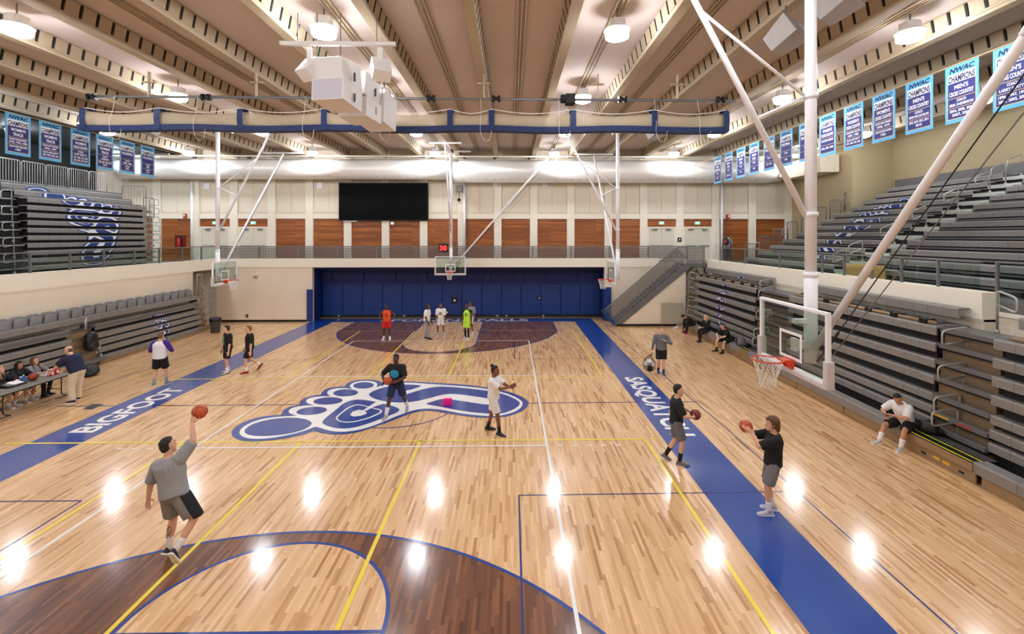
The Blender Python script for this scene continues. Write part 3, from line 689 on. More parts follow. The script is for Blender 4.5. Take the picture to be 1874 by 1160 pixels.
def text_curve(s, bold=.028):
    c = bpy.data.curves.new('t', 'FONT'); c.body = s; c.size = 1; c.offset = bold; c.resolution_u = 3; c.fill_mode = 'BOTH'
    o = bpy.data.objects.new('t', c); COL.objects.link(o)
    dg = bpy.context.evaluated_depsgraph_get(); me = bpy.data.meshes.new_from_object(o.evaluated_get(dg))
    vs = [tuple(v.co) for v in me.vertices]; fs = [tuple(p.vertices) for p in me.polygons]
    bpy.data.objects.remove(o); bpy.data.curves.remove(c); bpy.data.meshes.remove(me)
    return vs, fs
TEXTS = {}
def text3(b, s, o, ux, uy, width=None, height=1, bold=.028, align='L', shear=0):
    """lettering laid in the frame o, ux, uy, fitted to a width and cap height"""
    if (s, bold) not in TEXTS: TEXTS[(s, bold)] = text_curve(s, bold)
    vs, fs = TEXTS[(s, bold)]
    x0 = min(p[0] for p in vs); x1 = max(p[0] for p in vs); y0 = 0; y1 = max(p[1] for p in vs)
    sy = height/(y1-y0); sx = sy if width is None else width/(x1-x0)
    off = 0 if align == 'L' else -(x1-x0)*sx/2
    o, ux, uy = V(o), V(ux), V(uy)
    out = [o+ux*((p[0]-x0)*sx+off+shear*p[1]*sy)+uy*(p[1]*sy) for p in vs]
    nz = ux.cross(uy)
    b.add(out, fs); return b
# footprint outline, traced on the floor plane: (px offset) -> court metres
def _a(s): return [tuple(atZ(410+x/6.247, 680+y/6.247)[:2]) for x, y in s]
def _b(s): return [tuple(atZ(690+x/6.247, 680+y/6.247)[:2]) for x, y in s]
def _ell(cx, cy, rx, ry, tilt=0, n=28):
    t = R(tilt); return _a([(cx+rx*math.cos(a)*math.cos(t)-ry*math.sin(a)*math.sin(t), cy+rx*math.cos(a)*math.sin(t)+ry*math.sin(a)*math.cos(t)) for a in [2*math.pi*i/n for i in range(n)]])
def smooth_poly(p, k=1, closed=True):
    for _ in range(k):
        q = []; n = len(p)
        for i in range(n):
            a, b = p[i], p[(i+1) % n]
            q += [(a[0]*.78+b[0]*.22, a[1]*.78+b[1]*.22), (a[0]*.22+b[0]*.78, a[1]*.22+b[1]*.78)]
        p = q
    return p
_outer = _a([(85,710),(95,670),(140,625),(230,575),(330,540),(450,513),(560,500),(657,497),(660,470),(680,440),(730,410),(800,393),(868,385),(862,355),(885,325),(940,295),(1020,275),(1112,265),(1115,240),(1150,205),(1230,182),(1310,173),(1380,172),(1390,150),(1430,120),(1510,100),(1620,90),(1720,95),(1790,115),(1835,140)]) + \
 _b([(120,140),(270,115),(380,113),(500,120),(700,132),(900,143),(1100,160),(1220,178),(1370,200),(1500,230),(1600,262),(1680,300),(1722,335),(1735,360),(1720,400),(1680,440),(1600,480),(1500,510),(1380,528),(1200,530),(1050,515),(900,495),(800,478),(700,460),(620,450),(560,447),(480,455),(400,475),(320,503),(200,550),(100,590),(0,620)]) + \
 _a([(1650,655),(1550,690),(1400,715),(1250,720),(1120,705),(1030,680),(980,697),(850,735),(700,765),(500,793),(320,802),(220,795),(150,775),(100,745)])
_white = _a([(175,700),(185,665),(240,620),(330,575),(450,540),(600,520),(750,510),(840,505),(790,495),(745,475),(735,455),(760,425),(820,405),(900,393),(1040,386),(970,372),(935,345),(945,322),(1000,297),(1080,286),(1160,283),(1222,285),(1195,272),(1175,245),(1190,220),(1240,200),(1310,190),(1400,190),(1475,204),(1440,180),(1437,160),(1470,130),(1540,112),(1620,105),(1700,112),(1745,130),(1755,155),(1738,182),(1790,165)]) + \
 _b([(40,165),(130,142),(270,127),(400,128),(560,140),(800,155),(1000,170),(1200,190),(1360,220),(1500,258),(1600,300),(1655,340),(1668,365),(1650,410),(1590,455),(1500,485),(1380,508),(1250,510),(1100,497),(950,478),(800,450),(700,432),(600,425),(520,427),(430,440),(350,465),(200,520),(100,565),(0,605)]) + \
 _a([(1650,640),(1540,670),(1400,690),(1280,690),(1180,672),(1100,645),(1040,630),(960,665),(850,700),(700,735),(560,758),(420,772),(300,770),(220,752),(180,720)])
_toes = [_a([(230,690),(250,650),(320,605),(430,568),(560,543),(700,530),(830,530),(930,545),(990,570),(1005,595),(980,630),(900,672),(780,705),(640,728),(480,740),(340,738),(260,720)]), _ell(1002,452,176,45,-5), _ell(1188,338,168,42,-3), _ell(1390,245,142,41,-2), _ell(1595,160,118,37,-2)]
_b1 = _b([(-100,265),(-60,232),(10,203),(110,172),(270,150),(400,152),(530,162),(345,222),(275,215),(285,240),(310,268),(420,235),(540,198),(700,172),(850,178),(1000,190),(1220,215),(1360,238),(1480,270),(1570,310),(1625,345),(1635,370),(1610,405),(1550,440),(1460,475),(1370,490),(1260,482),(1100,470),(900,440),(700,400),(540,372),(640,342),(750,310),(900,328),(1080,355),(1240,380),(1345,378),(1365,335),(1330,318),(1240,305),(1050,275),(900,258),(820,258),(740,268),(620,300),(480,335),(350,355),(230,357),(100,345),(0,322),(-60,298)])
_b2 = _a([(1115,590),(1150,540),(1290,430),(1360,368),(1440,333),(1540,320),(1650,332),(1740,350),(1819,368),(1949,400),(2014,435),(1979,470),(1879,510),(1749,560),(1640,600),(1520,635),(1400,655),(1280,650),(1180,625)])
_ring = _a([(1270,540),(1300,500),(1400,420),(1480,385),(1540,376),(1620,393),(1700,414),(1790,435),(1812,458),(1780,487),(1650,542),(1500,580),(1400,589),(1320,577)])
_ring2 = _a([(1290,540),(1320,503),(1412,428),(1485,395),(1540,386),(1615,401),(1690,422),(1770,441),(1788,458),(1765,478),(1640,532),(1495,570),(1400,578),(1330,568)])
_cee = _a([(1440,500),(1470,460),(1540,440),(1590,445),(1740,348),(1835,368),(1700,410),(1640,445),(1605,455),(1635,470),(1620,490),(1560,510),(1480,518)])
LOGO = [('emblem_outline', M_BLUEF, [smooth_poly(_outer)]), ('emblem_white', M_WHITEF, [smooth_poly(_white)]), ('emblem_blue', M_BLUEF, [smooth_poly(t) for t in _toes]+[smooth_poly(_b1), smooth_poly(_b2)]), ('emblem_ring', M_WHITEF, [smooth_poly(_ring)]), ('emblem_core', M_BLUEF, [smooth_poly(_ring2)]), ('emblem_letter', M_WHITEF, [_cee])]
# the emblem in its own units (u up from heel to toes, v across) with triangles, for the copies on the bleachers
_ux0 = min(p[0] for p in _outer); _ux1 = max(p[0] for p in _outer)
_vy0 = min(p[1] for p in _outer); _vy1 = max(p[1] for p in _outer)
def logo_tris():
    out = []
    for nm, mm, polys in LOGO:
        ts = []
        for p in polys:
            q = [((_ux1-a)/(_ux1-_ux0), (b-(_vy0+_vy1)/2)/(_ux1-_ux0)) for a, b in p]
            for t in geometry.tessellate_polygon([[V((x, y, 0)) for x, y in q]]): ts.append([q[i] for i in t])
        out.append((nm, mm, ts))
    return out
LOGO_T = logo_tris()
def clip_band(tri, u0, u1):
    def cl(p, val, s):
        out = []; n = len(p)
        for i in range(n):
            a, b = p[i], p[(i+1) % n]; da, db = s*(a[0]-val), s*(b[0]-val)
            if da >= 0: out.append(a)
            if da*db < 0:
                t = da/(da-db); out.append((a[0]+(b[0]-a[0])*t, a[1]+(b[1]-a[1])*t))
        return out
    p = cl(tri, u0, 1)
    return cl(p, u1, -1) if len(p) > 2 else []
M_LB = mat('navy emblem paint', (16, 54, 124), .45, var=.04); M_LW = mat('white emblem paint', (238, 238, 240), .5, var=.02)
def logo_on_row(parent, x, sx, yc, size, z0, z1, u0, u1):
    """the slice u0..u1 of the emblem painted on the front of one seat row (front at x, facing sx)"""
    for k, (nm, mm, ts) in enumerate(LOGO_T):
        b = MB(); xx = x+sx*(.004+.0012*k)
        for t in ts:
            p = clip_band(t, u0, u1)
            if len(p) < 3: continue
            vs = [(xx, yc+v*size, z0+(u-u0)/(u1-u0)*(z1-z0)) for u, v in p]
            b.add(vs, [tuple(range(len(vs)))])
        if b.v: b.build('footprint_emblem', M_LB if mm is M_BLUEF else M_LW, parent)
# ================================================================ BLEACHERS
def seat_board(b, x, sx, y0, y1, zt, h=.2, d=.42, mod=.457):
    n = max(1, round((y1-y0)/mod)); m = (y1-y0)/n
    prof = [(0, -h), (0, -.035), (-.012, -.01), (-.035, 0), (-d, 0), (-d, -.04), (-.04, -.05), (-.04, -h)]
    for i in range(n):
        ya = y0+i*m+.004; yb = y0+(i+1)*m-.004
        b.prism(prof, (x, yb if sx > 0 else ya, zt), (sx, 0, 0), (0, 0, 1), yb-ya)
def p_rail(parent, base, reach, h=.9, r=.021, drop=.34):
    """bent-tube aisle rail: a post with a closed loop reaching out"""
    p = V(base); q = V(reach)
    top = p+V((0, 0, h)); a = top+q; c = a-V((0, 0, drop)); d = p+V((0, 0, h-drop))
    b = MB(); b.tube(rounded([p, top, a, c, d], .1), r, 8)
    b.lathe([(.05, 0), (.05, .05), (.03, .07)], p, 10)
    return b.build('aisle_rail', M_GALV, parent, smooth=True)
def end_gate(parent, o, ux, w, h, bars=8, r=.02, mt=None):
    o, ux = V(o), V(ux); b = MB(); up = V((0, 0, h))
    b.tube(rounded([o, o+up, o+ux*w+up, o+ux*w], .1), r, 8); b.tube([o+V((0,0,.12)), o+ux*w+V((0,0,.12))], r*.8, 6)
    for i in range(1, bars):
        p = o+ux*(w*i/bars); b.tube([p+V((0,0,.12)), p+up], r*.45, 5, cap=False)
    return b.build('end_gate', mt or M_STEEL, parent, smooth=True)

def stacked_bank(name, label, sx, y0, y1, rows, base_z, dark_to, logo=None, kick=None):
    """a closed telescopic section: rows = [(front x, top z, board height)], lowest first"""
    t = thing(name, label, 'bleacher', (rows[0][0], (y0+y1)/2, base_z))
    zt = rows[-1][1]
    b = MB(); xf = [r[0] for r in rows]
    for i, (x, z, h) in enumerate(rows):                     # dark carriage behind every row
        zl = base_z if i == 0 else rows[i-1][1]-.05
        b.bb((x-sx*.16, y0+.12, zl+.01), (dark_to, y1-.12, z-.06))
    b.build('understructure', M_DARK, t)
    for i, (x, z, h) in enumerate(rows):
        b = MB(); seat_board(b, x, sx, y0, y1, z, h); s = b.build('seat_row', M_GREY, t)
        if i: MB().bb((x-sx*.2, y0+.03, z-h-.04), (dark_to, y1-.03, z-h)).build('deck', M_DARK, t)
        if logo:
            yc, size, k0, k1 = logo[:4]; n = logo[4] if len(logo) > 4 else k1-k0
            if k0 <= i < k1: logo_on_row(s, x, sx, yc, size, z-h+.004, z-.036, (i-k0)/n, (i-k0+1)/n)
    if kick:
        x, z = kick; b = MB(); n = round((y1-y0)/2.3)
        for i in range(n):
            ya = y0+(y1-y0)*i/n; yb = y0+(y1-y0)*(i+1)/n; b.bb((x, ya+.006, base_z+.01), (x-sx*.05, yb-.006, base_z+z))
        b.build('kick_panel', M_WOODR, t)
    return t

def chair(parentless_label, loc, rz, group, proto=[None]):
    if proto[0] is None:
        t = thing('stadium_chair', parentless_label, 'chair', (0,0,0), 0, group)
        # faces +Y : shell back with rounded top, folded seat, bracket
        rg = []
        for k in range(9):
            u = k/8; z = .0+.44*u; w = .268*(1 if u < .75 else math.sqrt(max(0, 1-((u-.75)/.26)**2)*.75+.25)); y = -.02-.08*u
            ring = []
            for j in range(9):
                a = -1+2*j/8; ring.append(V((w*a, y-.05*(1-a*a)+.04, z)))
            for j in range(8, -1, -1):
                a = -1+2*j/8; ring.append(V((w*a, y-.05*(1-a*a), z)))
            rg.append(ring)
        m = mat('grey chair shell', (138, 138, 138), .5, bump=.1, bscale=120)
        MB().rings(rg).build('backrest', m, t, smooth=True)
        b = MB(); rg = []
        for k in range(7):
            u = k/6; z = .02+.33*u; y = .022+.02*u; w = .24*(1-.12*u*u)
            rg.append([V((-w, y, z)), V((-w*.5, y-.02, z)), V((w*.5, y-.02, z)), V((w, y, z)), V((w, y+.03, z)), V((w*.5, y+.015, z)), V((-w*.5, y+.015, z)), V((-w, y+.03, z))])
        b.rings(rg).build('seat', m, t, smooth=True)
        b = MB(); b.bar((-.2, 0, 0), (-.2, .02, .12), .03, .03, (0,1,0)); b.bar((.2, 0, 0), (.2, .02, .12), .03, .03, (0,1,0)); b.bb((-.22, -.02, .0), (.22, .05, .03)); b.build('bracket', M_BLACK, t)
        proto[0] = t; o = t
    else:
        o = copy_tree(proto[0])
    o.location = loc; o.rotation_euler = (0, 0, rz); o['label'] = parentless_label; o['group'] = group
    return o

def bleachers():
    # ---------------- lower left, closed (two sections with an aisle between)
    rows = [(-13.80, .30, .22), (-13.86, .66, .22), (-13.92, .97, .22), (-13.98, 1.27, .22), (-14.04, 1.63, .22)]
    f = stacked_bank('bleacher_section', 'closed grey bleacher section with footprint emblem, between the backpack aisle and the grey bin', 1, 5.0, 11.5, rows, 0, -14.62, logo=(8.55, 1.9, 0, 5), kick=(-13.76, .1))
    MB().bb((-14.0, 5.0, 1.5), (-14.66, 11.4, 1.62)).build('top_deck', M_GREYT, f)
    b = MB(); seat_board(b, -14.2, 1, 5.0, 11.6, 2.05, .25, .4); s = b.build('seat_row', M_GREY, f)
    n = stacked_bank('bleacher_section', 'closed grey bleacher section behind the scorer\'s table', 1, -12, 3.9, rows, 0, -14.62, kick=(-13.76, .1))
    MB().bb((-14.0, -12, 1.5), (-14.66, 3.9, 1.62)).build('top_deck', M_GREYT, n)
    b = MB(); seat_board(b, -14.2, 1, -12, 5.0, 2.05, .25, .4); b.build('seat_row', M_GREY, n)
    # aisle of bare steps
    t = thing('bleacher_aisle', 'bare stepped aisle with bent tube rails beside the black backpack, left lower stand', 'bleacher aisle', (-13.8, 4.45, 0))
    b = MB(); [b.bb((-13.85-.09*i, 3.9, 0 if i == 0 else .25+.31*(i-1)), (-14.6, 5.0, .25+.31*i)) for i in range(5)]; b.build('riser', M_WOODR, t)
    b = MB(); [b.bb((-13.81-.09*i, 3.92, .24+.31*i), (-14.6, 4.98, .265+.31*i)) for i in range(5)]; b.build('tread', M_GREYT, t)
    p_rail(t, (-13.95, 4.5, 1.1), (.35, -.45, -.12), .95); p_rail(t, (-13.72, 4.88, .02), (.1, -.3, -.15), .95)
    MB().bb((-13.84, 3.95, .18), (-13.55, 5.0, .3)).build('step_block', M_GREYT, t)
    for i in range(4): MB().bb((-13.79-.09*i, 4.95, .3+.31*i), (-13.86-.09*i, 5.04, .4+.31*i)).build('row_number', M_WHITEM, t)
    # end rails by the bin
    t = thing('stair_rail_set', 'bent tube rails and mesh gate behind the grey trash bin, left lower stand', 'railing', (-13.8, 12, 0))
    for i in range(5): p_rail(t, (-13.85-.1*i, 11.75+.03*i, .2+.42*i), (.3, -.1, -.1), .75)
    end_gate(t, (-14.3, 11.75, 1.9), (.0, .45, 0), 1, 1.3, 3, .028, M_GALV)
    b = MB(); [b.tube([(-13.7, 11.9+.1*i, .1), (-13.7, 11.9+.1*i, 2.9)], .012, 5) for i in range(7)]; [b.tube([(-13.7, 11.88, .2+.27*i), (-13.7, 12.52, .2+.27*i)], .012, 5) for i in range(11)]; b.build('mesh_gate', M_STEEL, t)
    b = MB(); [b.bb((-13.9-.14*i, 11.55, .02+.32*i), (-14.6, 12.2, .28+.32*i)) for i in range(6)]; b.build('end_step', M_WOODR, t)
    # chairs on the top row
    for i in range(26):
        chair('grey stadium chair atop the left stand under the ledge, %s from the far end' % ORD[i], (-14.42, 11.2-.555*i, 2.0), R(-90), 'grey chairs on the top row of the left stand')
    # ---------------- upper left, closed
    rows = [(-17.0, 4.12+.326*k, .2) for k in range(10)]
    u = stacked_bank('bleacher_section', 'closed grey upper bleacher with large footprint emblem behind the glass rail, left balcony', 1, 5.15, 11.6, rows, 3.75, -18.2, logo=(8.25, 5.5, 0, 10, 12))
    for k in range(2):
        b = MB(); seat_board(b, -17.55-.55*k, 1, 5.15, 11.3, 7.38+.32*k, .22, .4); s = b.build('seat_row', M_GREY, u); logo_on_row(s, -17.55-.55*k, 1, 8.25-.25*(k+1), 5.5, 7.165+.32*k, 7.34+.32*k, (10+k)/12, (11+k)/12)
        MB().bb((-17.05-.55*k, 5.15, 7.05+.32*k), (-18.2, 11.3, 7.12+.32*k)).build('deck', M_GREYT, u)
    MB().bb((-18.2, 5.15, 3.75), (-18.5, 11.4, 7.78)).build('back_panel', M_GREYT, u)
    u2 = stacked_bank('bleacher_section', 'closed grey upper bleacher cut off by the picture edge, left balcony', 1, -8, 3.6, rows, 3.75, -18.2)
    MB().bb((-17.55, -8, 7.1), (-18.4, 3.6, 7.6)).build('back_panel', M_GREYT, u2)
    t = thing('bleacher_aisle', 'stepped aisle with stacked bent tube rails on the left balcony', 'bleacher aisle', (-17, 4.3, 3.75))
    b = MB(); [b.bb((-17.02-.06*k, 3.6, 3.76+.326*k), (-18.2, 5.15, 3.98+.326*k)) for k in range(11)]; b.build('riser', M_DARK, t)
    b = MB(); [b.bb((-16.95-.06*k, 3.6, 4.0+.326*k), (-18.2, 5.15, 4.06+.326*k)) for k in range(10)]; b.build('tread', M_GALV, t)
    for k in range(5): p_rail(t, (-16.93-.03*k, 4.55, 3.85+.65*k), (.1, -.5, -.06), .85)
    t = thing('stair_rail_set', 'bent tube rails and gates at the far end of the left balcony stand', 'railing', (-17, 12, 3.75))
    for k in range(7): p_rail(t, (-16.95-.04*k, 11.85+.03*k, 3.8+.5*k), (.45, .1, -.06), .75)
    end_gate(t, (-18.3, 11.5, 7.0), (1.1, .3, 0), 1, 1.25, 8); end_gate(t, (-17.3, 11.75, 6.4), (.2, .5, 0), 1, 1.2, 5)
    b = MB(); [b.bb((-17.0-.03*k, 11.6, 3.8+.326*k), (-18.0, 12.3, 3.92+.326*k)) for k in range(10)]; b.build('end_step', M_GALV, t)
    for i in range(7):
        y = 10.75-1.12*i; t = thing('guard_panel', 'grey barred guard panel atop the left balcony stand, %s from the far end' % ORD[i], 'guard rail', (-18.5, y, 7.7), 0, 'barred guard panels on the left balcony')
        o, w, h = V((-18.5, y-1.05, 7.72)), 1.05, 1.08; b = MB(); up = V((0,0,h)); q = V((0, w, 0))
        b.tube(rounded([o, o+up, o+q+up, o+q], .1), .022, 8); b.tube([o+V((0,0,.1)), o+q+V((0,0,.1))], .018, 6); b.build('frame', M_GALV, t, smooth=True)
        b = MB(); [b.tube([o+q*(j/9)+V((0,0,.1)), o+q*(j/9)+up], .009, 5, cap=False) for j in range(1, 9)]; b.build('bars', M_GALV, t)
    # ---------------- lower right, closed above a pulled-out front row
    RX = 14.3
    rr = [(RX, .76, .2), (RX+.02, 1.06, .2), (RX+.04, 1.38, .2), (RX+.06, 1.83, .22), (RX+.08, 2.25, .22), (RX+.10, 2.66, .22), (RX+.12, 3.08, .22)]
    secs = [(5.45, 12.1, 'closed grey bleacher section with footprint emblem under the right ledge, beside the stairs', (8.7, 2.1, 0, 7), 'far'),
            (-3.25, 3.0, 'closed grey bleacher section behind the near basketball backboard', None, 'middle'),
            (-12, -4.65, 'closed grey bleacher section cut off by the right picture edge', None, 'near')]
    for y0, y1, lab, lg, nm in secs:
        t = stacked_bank('bleacher_section', lab, -1, y0, y1, rr, 0, 15.3, logo=lg)
        b = MB(); seat_board(b, 15.0, -1, y0, y1, 3.55, .26, .3); s = b.build('seat_row', M_GREY, t)
        if lg: logo_on_row(s, 15.0, -1, lg[0]-.4, lg[1], 3.3, 3.53, .86, 1.0)
        MB().bb((14.6, y0, 3.0), (15.3, y1, 3.1)).build('top_deck', M_GREYT, t)
        b = MB(); b.tube([(14.62, y0+.2, 3.13), (14.62, y1-.2, 3.13)], .05, 8); b.build('folded_rail', M_WOODR, t, smooth=True)
        b = MB(); k = y0+.5
        while k < y1-.3: b.bb((14.5, k-.09, 3.08), (14.74, k+.09, 3.2)); k += .95
        b.build('bracket', M_BLACK, t)
        b = MB(); k = y0+.3
        while k < y1-.4: b.add([(14.8, k, 3.12), (14.8, k+.4, 3.12), (15.0, k+.4, 3.2), (15.0, k, 3.2), (14.72, k+.05, 3.24), (14.74, k+.3, 3.17)], [(0,1,2,3), (0,3,4), (4,3,2,5), (1,0,4,5)]); k += .457
        b.build('folded_seat', M_GREYT, t)
    # front row bench : benches and black step modules between them
    for y0, y1, lab in ((5.3, 12.1, 'pulled-out grey front bench with the seated people, far right'), (-3.3, 4.6, 'pulled-out grey front bench running past the near backboard'), (-12, -5.0, 'pulled-out grey front bench at the right picture edge')):
        t = thing('front_bench', lab, 'bench', (13.6, (y0+y1)/2, 0))
        b = MB(); seat_board(b, 13.6, -1, y0, y1, .5, .24, .32, .914 if y0 > 0 else .9); b.build('seat', M_GREY, t)
        MB().bb((13.9, y0, .2), (14.32, y1, .27)).build('deck', M_GREYT, t)
        b = MB(); k = y0
        while k < y1-.2: b.bb((13.66, k+.01, .01), (13.7, min(k+2.28, y1)-.01, .25)); k += 2.3
        b.build('kick_panel', M_WOODR, t)
        b = MB(); k = y0+.3
        while k < y1-.4: b.box((14.1, k, .29), (.26, .38, .03)); k += .47
        b.build('folded_seat', M_GREYT, t)
    for y0, y1, lab in ((4.6, 5.3, 'black stepped module with yellow nosings beside the grey bag'), (-5.0, -3.3, 'black stepped module with yellow nosings behind the man with the phone')):
        t = thing('aisle_step', lab, 'step', (13.6, (y0+y1)/2, 0))
        MB().bb((13.6, y0, .27), (14.2, y1, .48)).build('tread', M_BLACK, t); MB().bb((13.58, y0, .28), (13.62, y1, .45)).build('riser', M_WOODR, t); MB().bb((13.66, y0, .01), (13.7, y1, .25)).build('kick_panel', M_WOODR, t)
        b = MB(); [b.bb((x, y0+.02, .478), (x+.03, y1-.02, .486)) for x in (13.6, 13.82)]; b.build('nosing', mat('yellow nosing', (232, 226, 60), .5), t)
        b = MB(); [b.bb((x, y0+.02, .478), (x+.012, y1-.02, .484)) for x in (13.95, 14.04, 14.13)]; b.build('tread_strip', M_SILVER, t)
        if y0 < 0:
            b = MB(); [b.bb((13.655, y, .1), (13.662, y+.16, .16)) for y in (-4.15, -4.4)]; b.build('warning_sticker', mat('yellow sticker', (230, 180, 40), .5), t)
            b = MB(); [b.bb((13.65, y, .08), (13.67, y+.12, .13)) for y in (-3.8, -4.75)]; b.build('socket', M_BLACK, t)
    for y0, y1, lab in ((3.0, 5.45, 'stepped bleacher aisle with bent tube rails seen through the near backboard'), (-4.65, -3.25, 'stepped bleacher aisle with four bent tube rails behind the man with the phone')):
        t = thing('bleacher_aisle', lab, 'bleacher aisle', (14.4, (y0+y1)/2, 0))
        zz = [.27, .62, .95, 1.38, 1.82, 2.24, 2.66, 3.06]
        b = MB(); [b.bb((14.34+.05*i, y0, zz[i]), (15.3, y1, zz[i+1]-.06)) for i in range(7)]; b.build('riser', mat('scuffed riser', (124, 106, 82), .3, metal=.35, var=.25, scale=3), t)
        b = MB(); [b.bb((14.22+.05*i, y0, zz[i+1]-.1), (15.3, y1, zz[i+1])) for i in range(7)]; b.build('tread', M_GREYT, t)
        b = MB(); [b.bb((14.27+.05*i, y0, zz[i+1]-.16), (15.2, y1, zz[i+1]-.1)) for i in range(7)]; b.build('gap', M_DARK, t)
        yc = (y0+y1)/2+.1 if y0 < 0 else 4.45
        for i in (0, 1, 3, 5, 6)[:4 if y0 < 0 else 5]: p_rail(t, (14.4+.05*i, yc, zz[i]+.03), (-.62, .02, -.1), .92, .024)
        if y0 < 0:
            b = MB(); b.bb((14.26, -3.35, .885), (14.27, -3.75, .925)); b.build('yellow_sticker', mat('yellow sticker', (230, 180, 40), .5), t)
            b = MB(); b.bb((14.26, -3.95, .875), (14.27, -4.3, .915)); b.build('red_sticker', mat('red sticker', (190, 60, 40), .5), t)
            p_rail(t, (15.1, -4.1, 3.1), (-.05, -.48, -.12), 1.0, .026)
    t = thing('stair_rail_set', 'bent tube rails stacked at the far end of the right lower stand by the stairs', 'railing', (14.4, 12.3, 0))
    for i in range(5): p_rail(t, (14.0+.03*i, 12.3, .35+.55*i), (.42, -.15, -.12), .75)
    b = MB(); [b.bb((14.3, 12.1, .3+.42*k), (15.2, 12.6, .38+.42*k)) for k in range(7)]; b.build('end_step', M_WOODR, t)
    # ---------------- upper right, open
    N, x0, z0, run, rise = 12, 16.9, 4.2, .645, .345
    t = thing('bleacher', 'open grey upper bleacher with the footprint emblem climbing its rows, right balcony', 'bleacher', (16.9, 3, 3.75))
    ya, a0, a1, ye = -14, 2.7, 4.0, 11.2
    for k in range(N):
        x, z = x0+run*k, z0+rise*k
        b = MB(); yf = ye-.1*k if k < 8 else ye-1.2
        seat_board(b, x, -1, ya, a0, z, .2, .34); b.build('seat_row', M_GREY, t); b = MB(); seat_board(b, x, -1, a1, yf, z, .2, .34); s = b.build('seat_row', M_GREY, t)
        if k < 10: logo_on_row(s, x, -1, 5.6+.27*k, 3.5, z-.195, z-.04, k/10, (k+1)/10)
        MB().bb((x+.05, ya, z-.3), (x+run+.06, yf, z-.24)).build('deck', M_GREYT, t)
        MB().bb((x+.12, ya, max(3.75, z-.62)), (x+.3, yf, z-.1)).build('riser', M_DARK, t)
        b = MB(); b.bb((x-.02, a0+.02, z-.3), (x+run, a1-.02, z-.16)); b.bb((x-.3, a0+.05, z-.34), (x, a1-.5, z-.26)); b.build('aisle_step', mat('pale step', (186, 190, 180), .5, metal=.1), t)
        if k % 2 == 1 or k in (0, 10): p_rail(t, (x+.05, 3.35, z-.16), (-.5, .08, -.22), .85)
    MB().bb((x0+run*N, ya, z0+rise*N-.9), (x0+run*N+.05, 10.2, z0+rise*N+.12)).build('back_panel', M_GREYT, t)
    for k in range(9):
        x, z = x0+.1+.78*k, z0-.35+.415*k
        end_gate(t, (x, ye+.25-.06*k, z), (.62, 0, 0), 1, 1.12, 7, .024)
        if k % 2: p_rail(t, (x-.05, ye+.1-.06*k, z), (-.35, -.05, -.1), .8)
    tag(MB().bb((16.55, 1.0, 3.76), (16.6, 2.9, 4.35)).build('plywood_sheet', mat('plywood', (206, 164, 98), .6, var=.25, scale=9)), 'bare plywood sheet propped at the front of the right balcony stand', 'plywood')

def rails():
    # perforated balcony rail over the alcove : each bay a thing
    xs = [-14.8+2.47*i for i in range(12)]+[14.9]
    for i in range(12):
        x0, x1 = xs[i], xs[i+1]
        t = thing('balcony_rail', 'grey mesh balcony rail bay over the back wall, %s from the left' % ORD[i], 'railing', ((x0+x1)/2, 14.6, 3.98), 0, 'grey mesh bays of the balcony rail')
        b = MB(); b.bb((x0, 14.58, 4.72), (x1, 14.64, 4.77)); b.bb((x0, 14.59, 3.99), (x1, 14.63, 4.03)); b.bb((x0, 14.585, 4.03), (x0+.045, 14.635, 4.72)); b.bb((x1-.045, 14.585, 4.03), (x1, 14.635, 4.72)); b.build('frame', M_STEEL, t)
        b = MB(); mesh_grid(b, (x0, 14.61, 4.03), (1, 0, 0), (0, 0, 1), x1-x0, .69); b.build('mesh_panel', M_STEEL, t)
    def glass_run(pts, zb, zt, lab, grp):
        for i in range(len(pts)-1):
            p, q = V(pts[i]), V(pts[i+1]); t = thing('glass_rail', lab % ORD[i], 'railing', ((p+q)/2).to_tuple()[:2]+(zb,), 0, grp)
            p.z = q.z = zb; d = (q-p).normalized()
            b = MB(); b.bar(p+V((0,0,zt-zb)), q+V((0,0,zt-zb)), .06, .05); b.build('top_rail', M_STEEL, t)
            b = MB(); b.bar(p, p+V((0,0,zt-zb)), .07, .05, (0,1,0)); b.build('post', M_STEEL, t)
            b = MB(); b.bar(p+d*.05+V((0,0,(zt-zb)*.5)), q-d*.05+V((0,0,(zt-zb)*.5)), .012, zt-zb-.1); b.build('glass', M_RAILG, t)
    xl = XL-.12
    glass_run([(xl, y, 0) for y in (14.4, 12.9, 11.3, 9.6, 8.0, 6.3, 4.7, 3.1, 1.4, -.3)], 3.98, 4.76, 'grey framed glass rail panel on the left ledge, %s from the far end', 'glass rail panels on the left ledge')
    ys = [atX(px, 500, XR+.12).y for px in (1318, 1364, 1427, 1505, 1545, 1596, 1650, 1717, 1797)]
    glass_run([(XR+.12, y, 0) for y in ys], 3.98, 4.74, 'grey framed glass rail panel on the right ledge, %s from the far end', 'glass rail panels on the right ledge')
    glass_run([(15.85, y, 0) for y in (-3.4, -4.15, -6, -8)], 3.5, 4.74, 'taller grey framed glass rail panel where the right ledge steps back, %s from the step', 'taller glass rail panels')
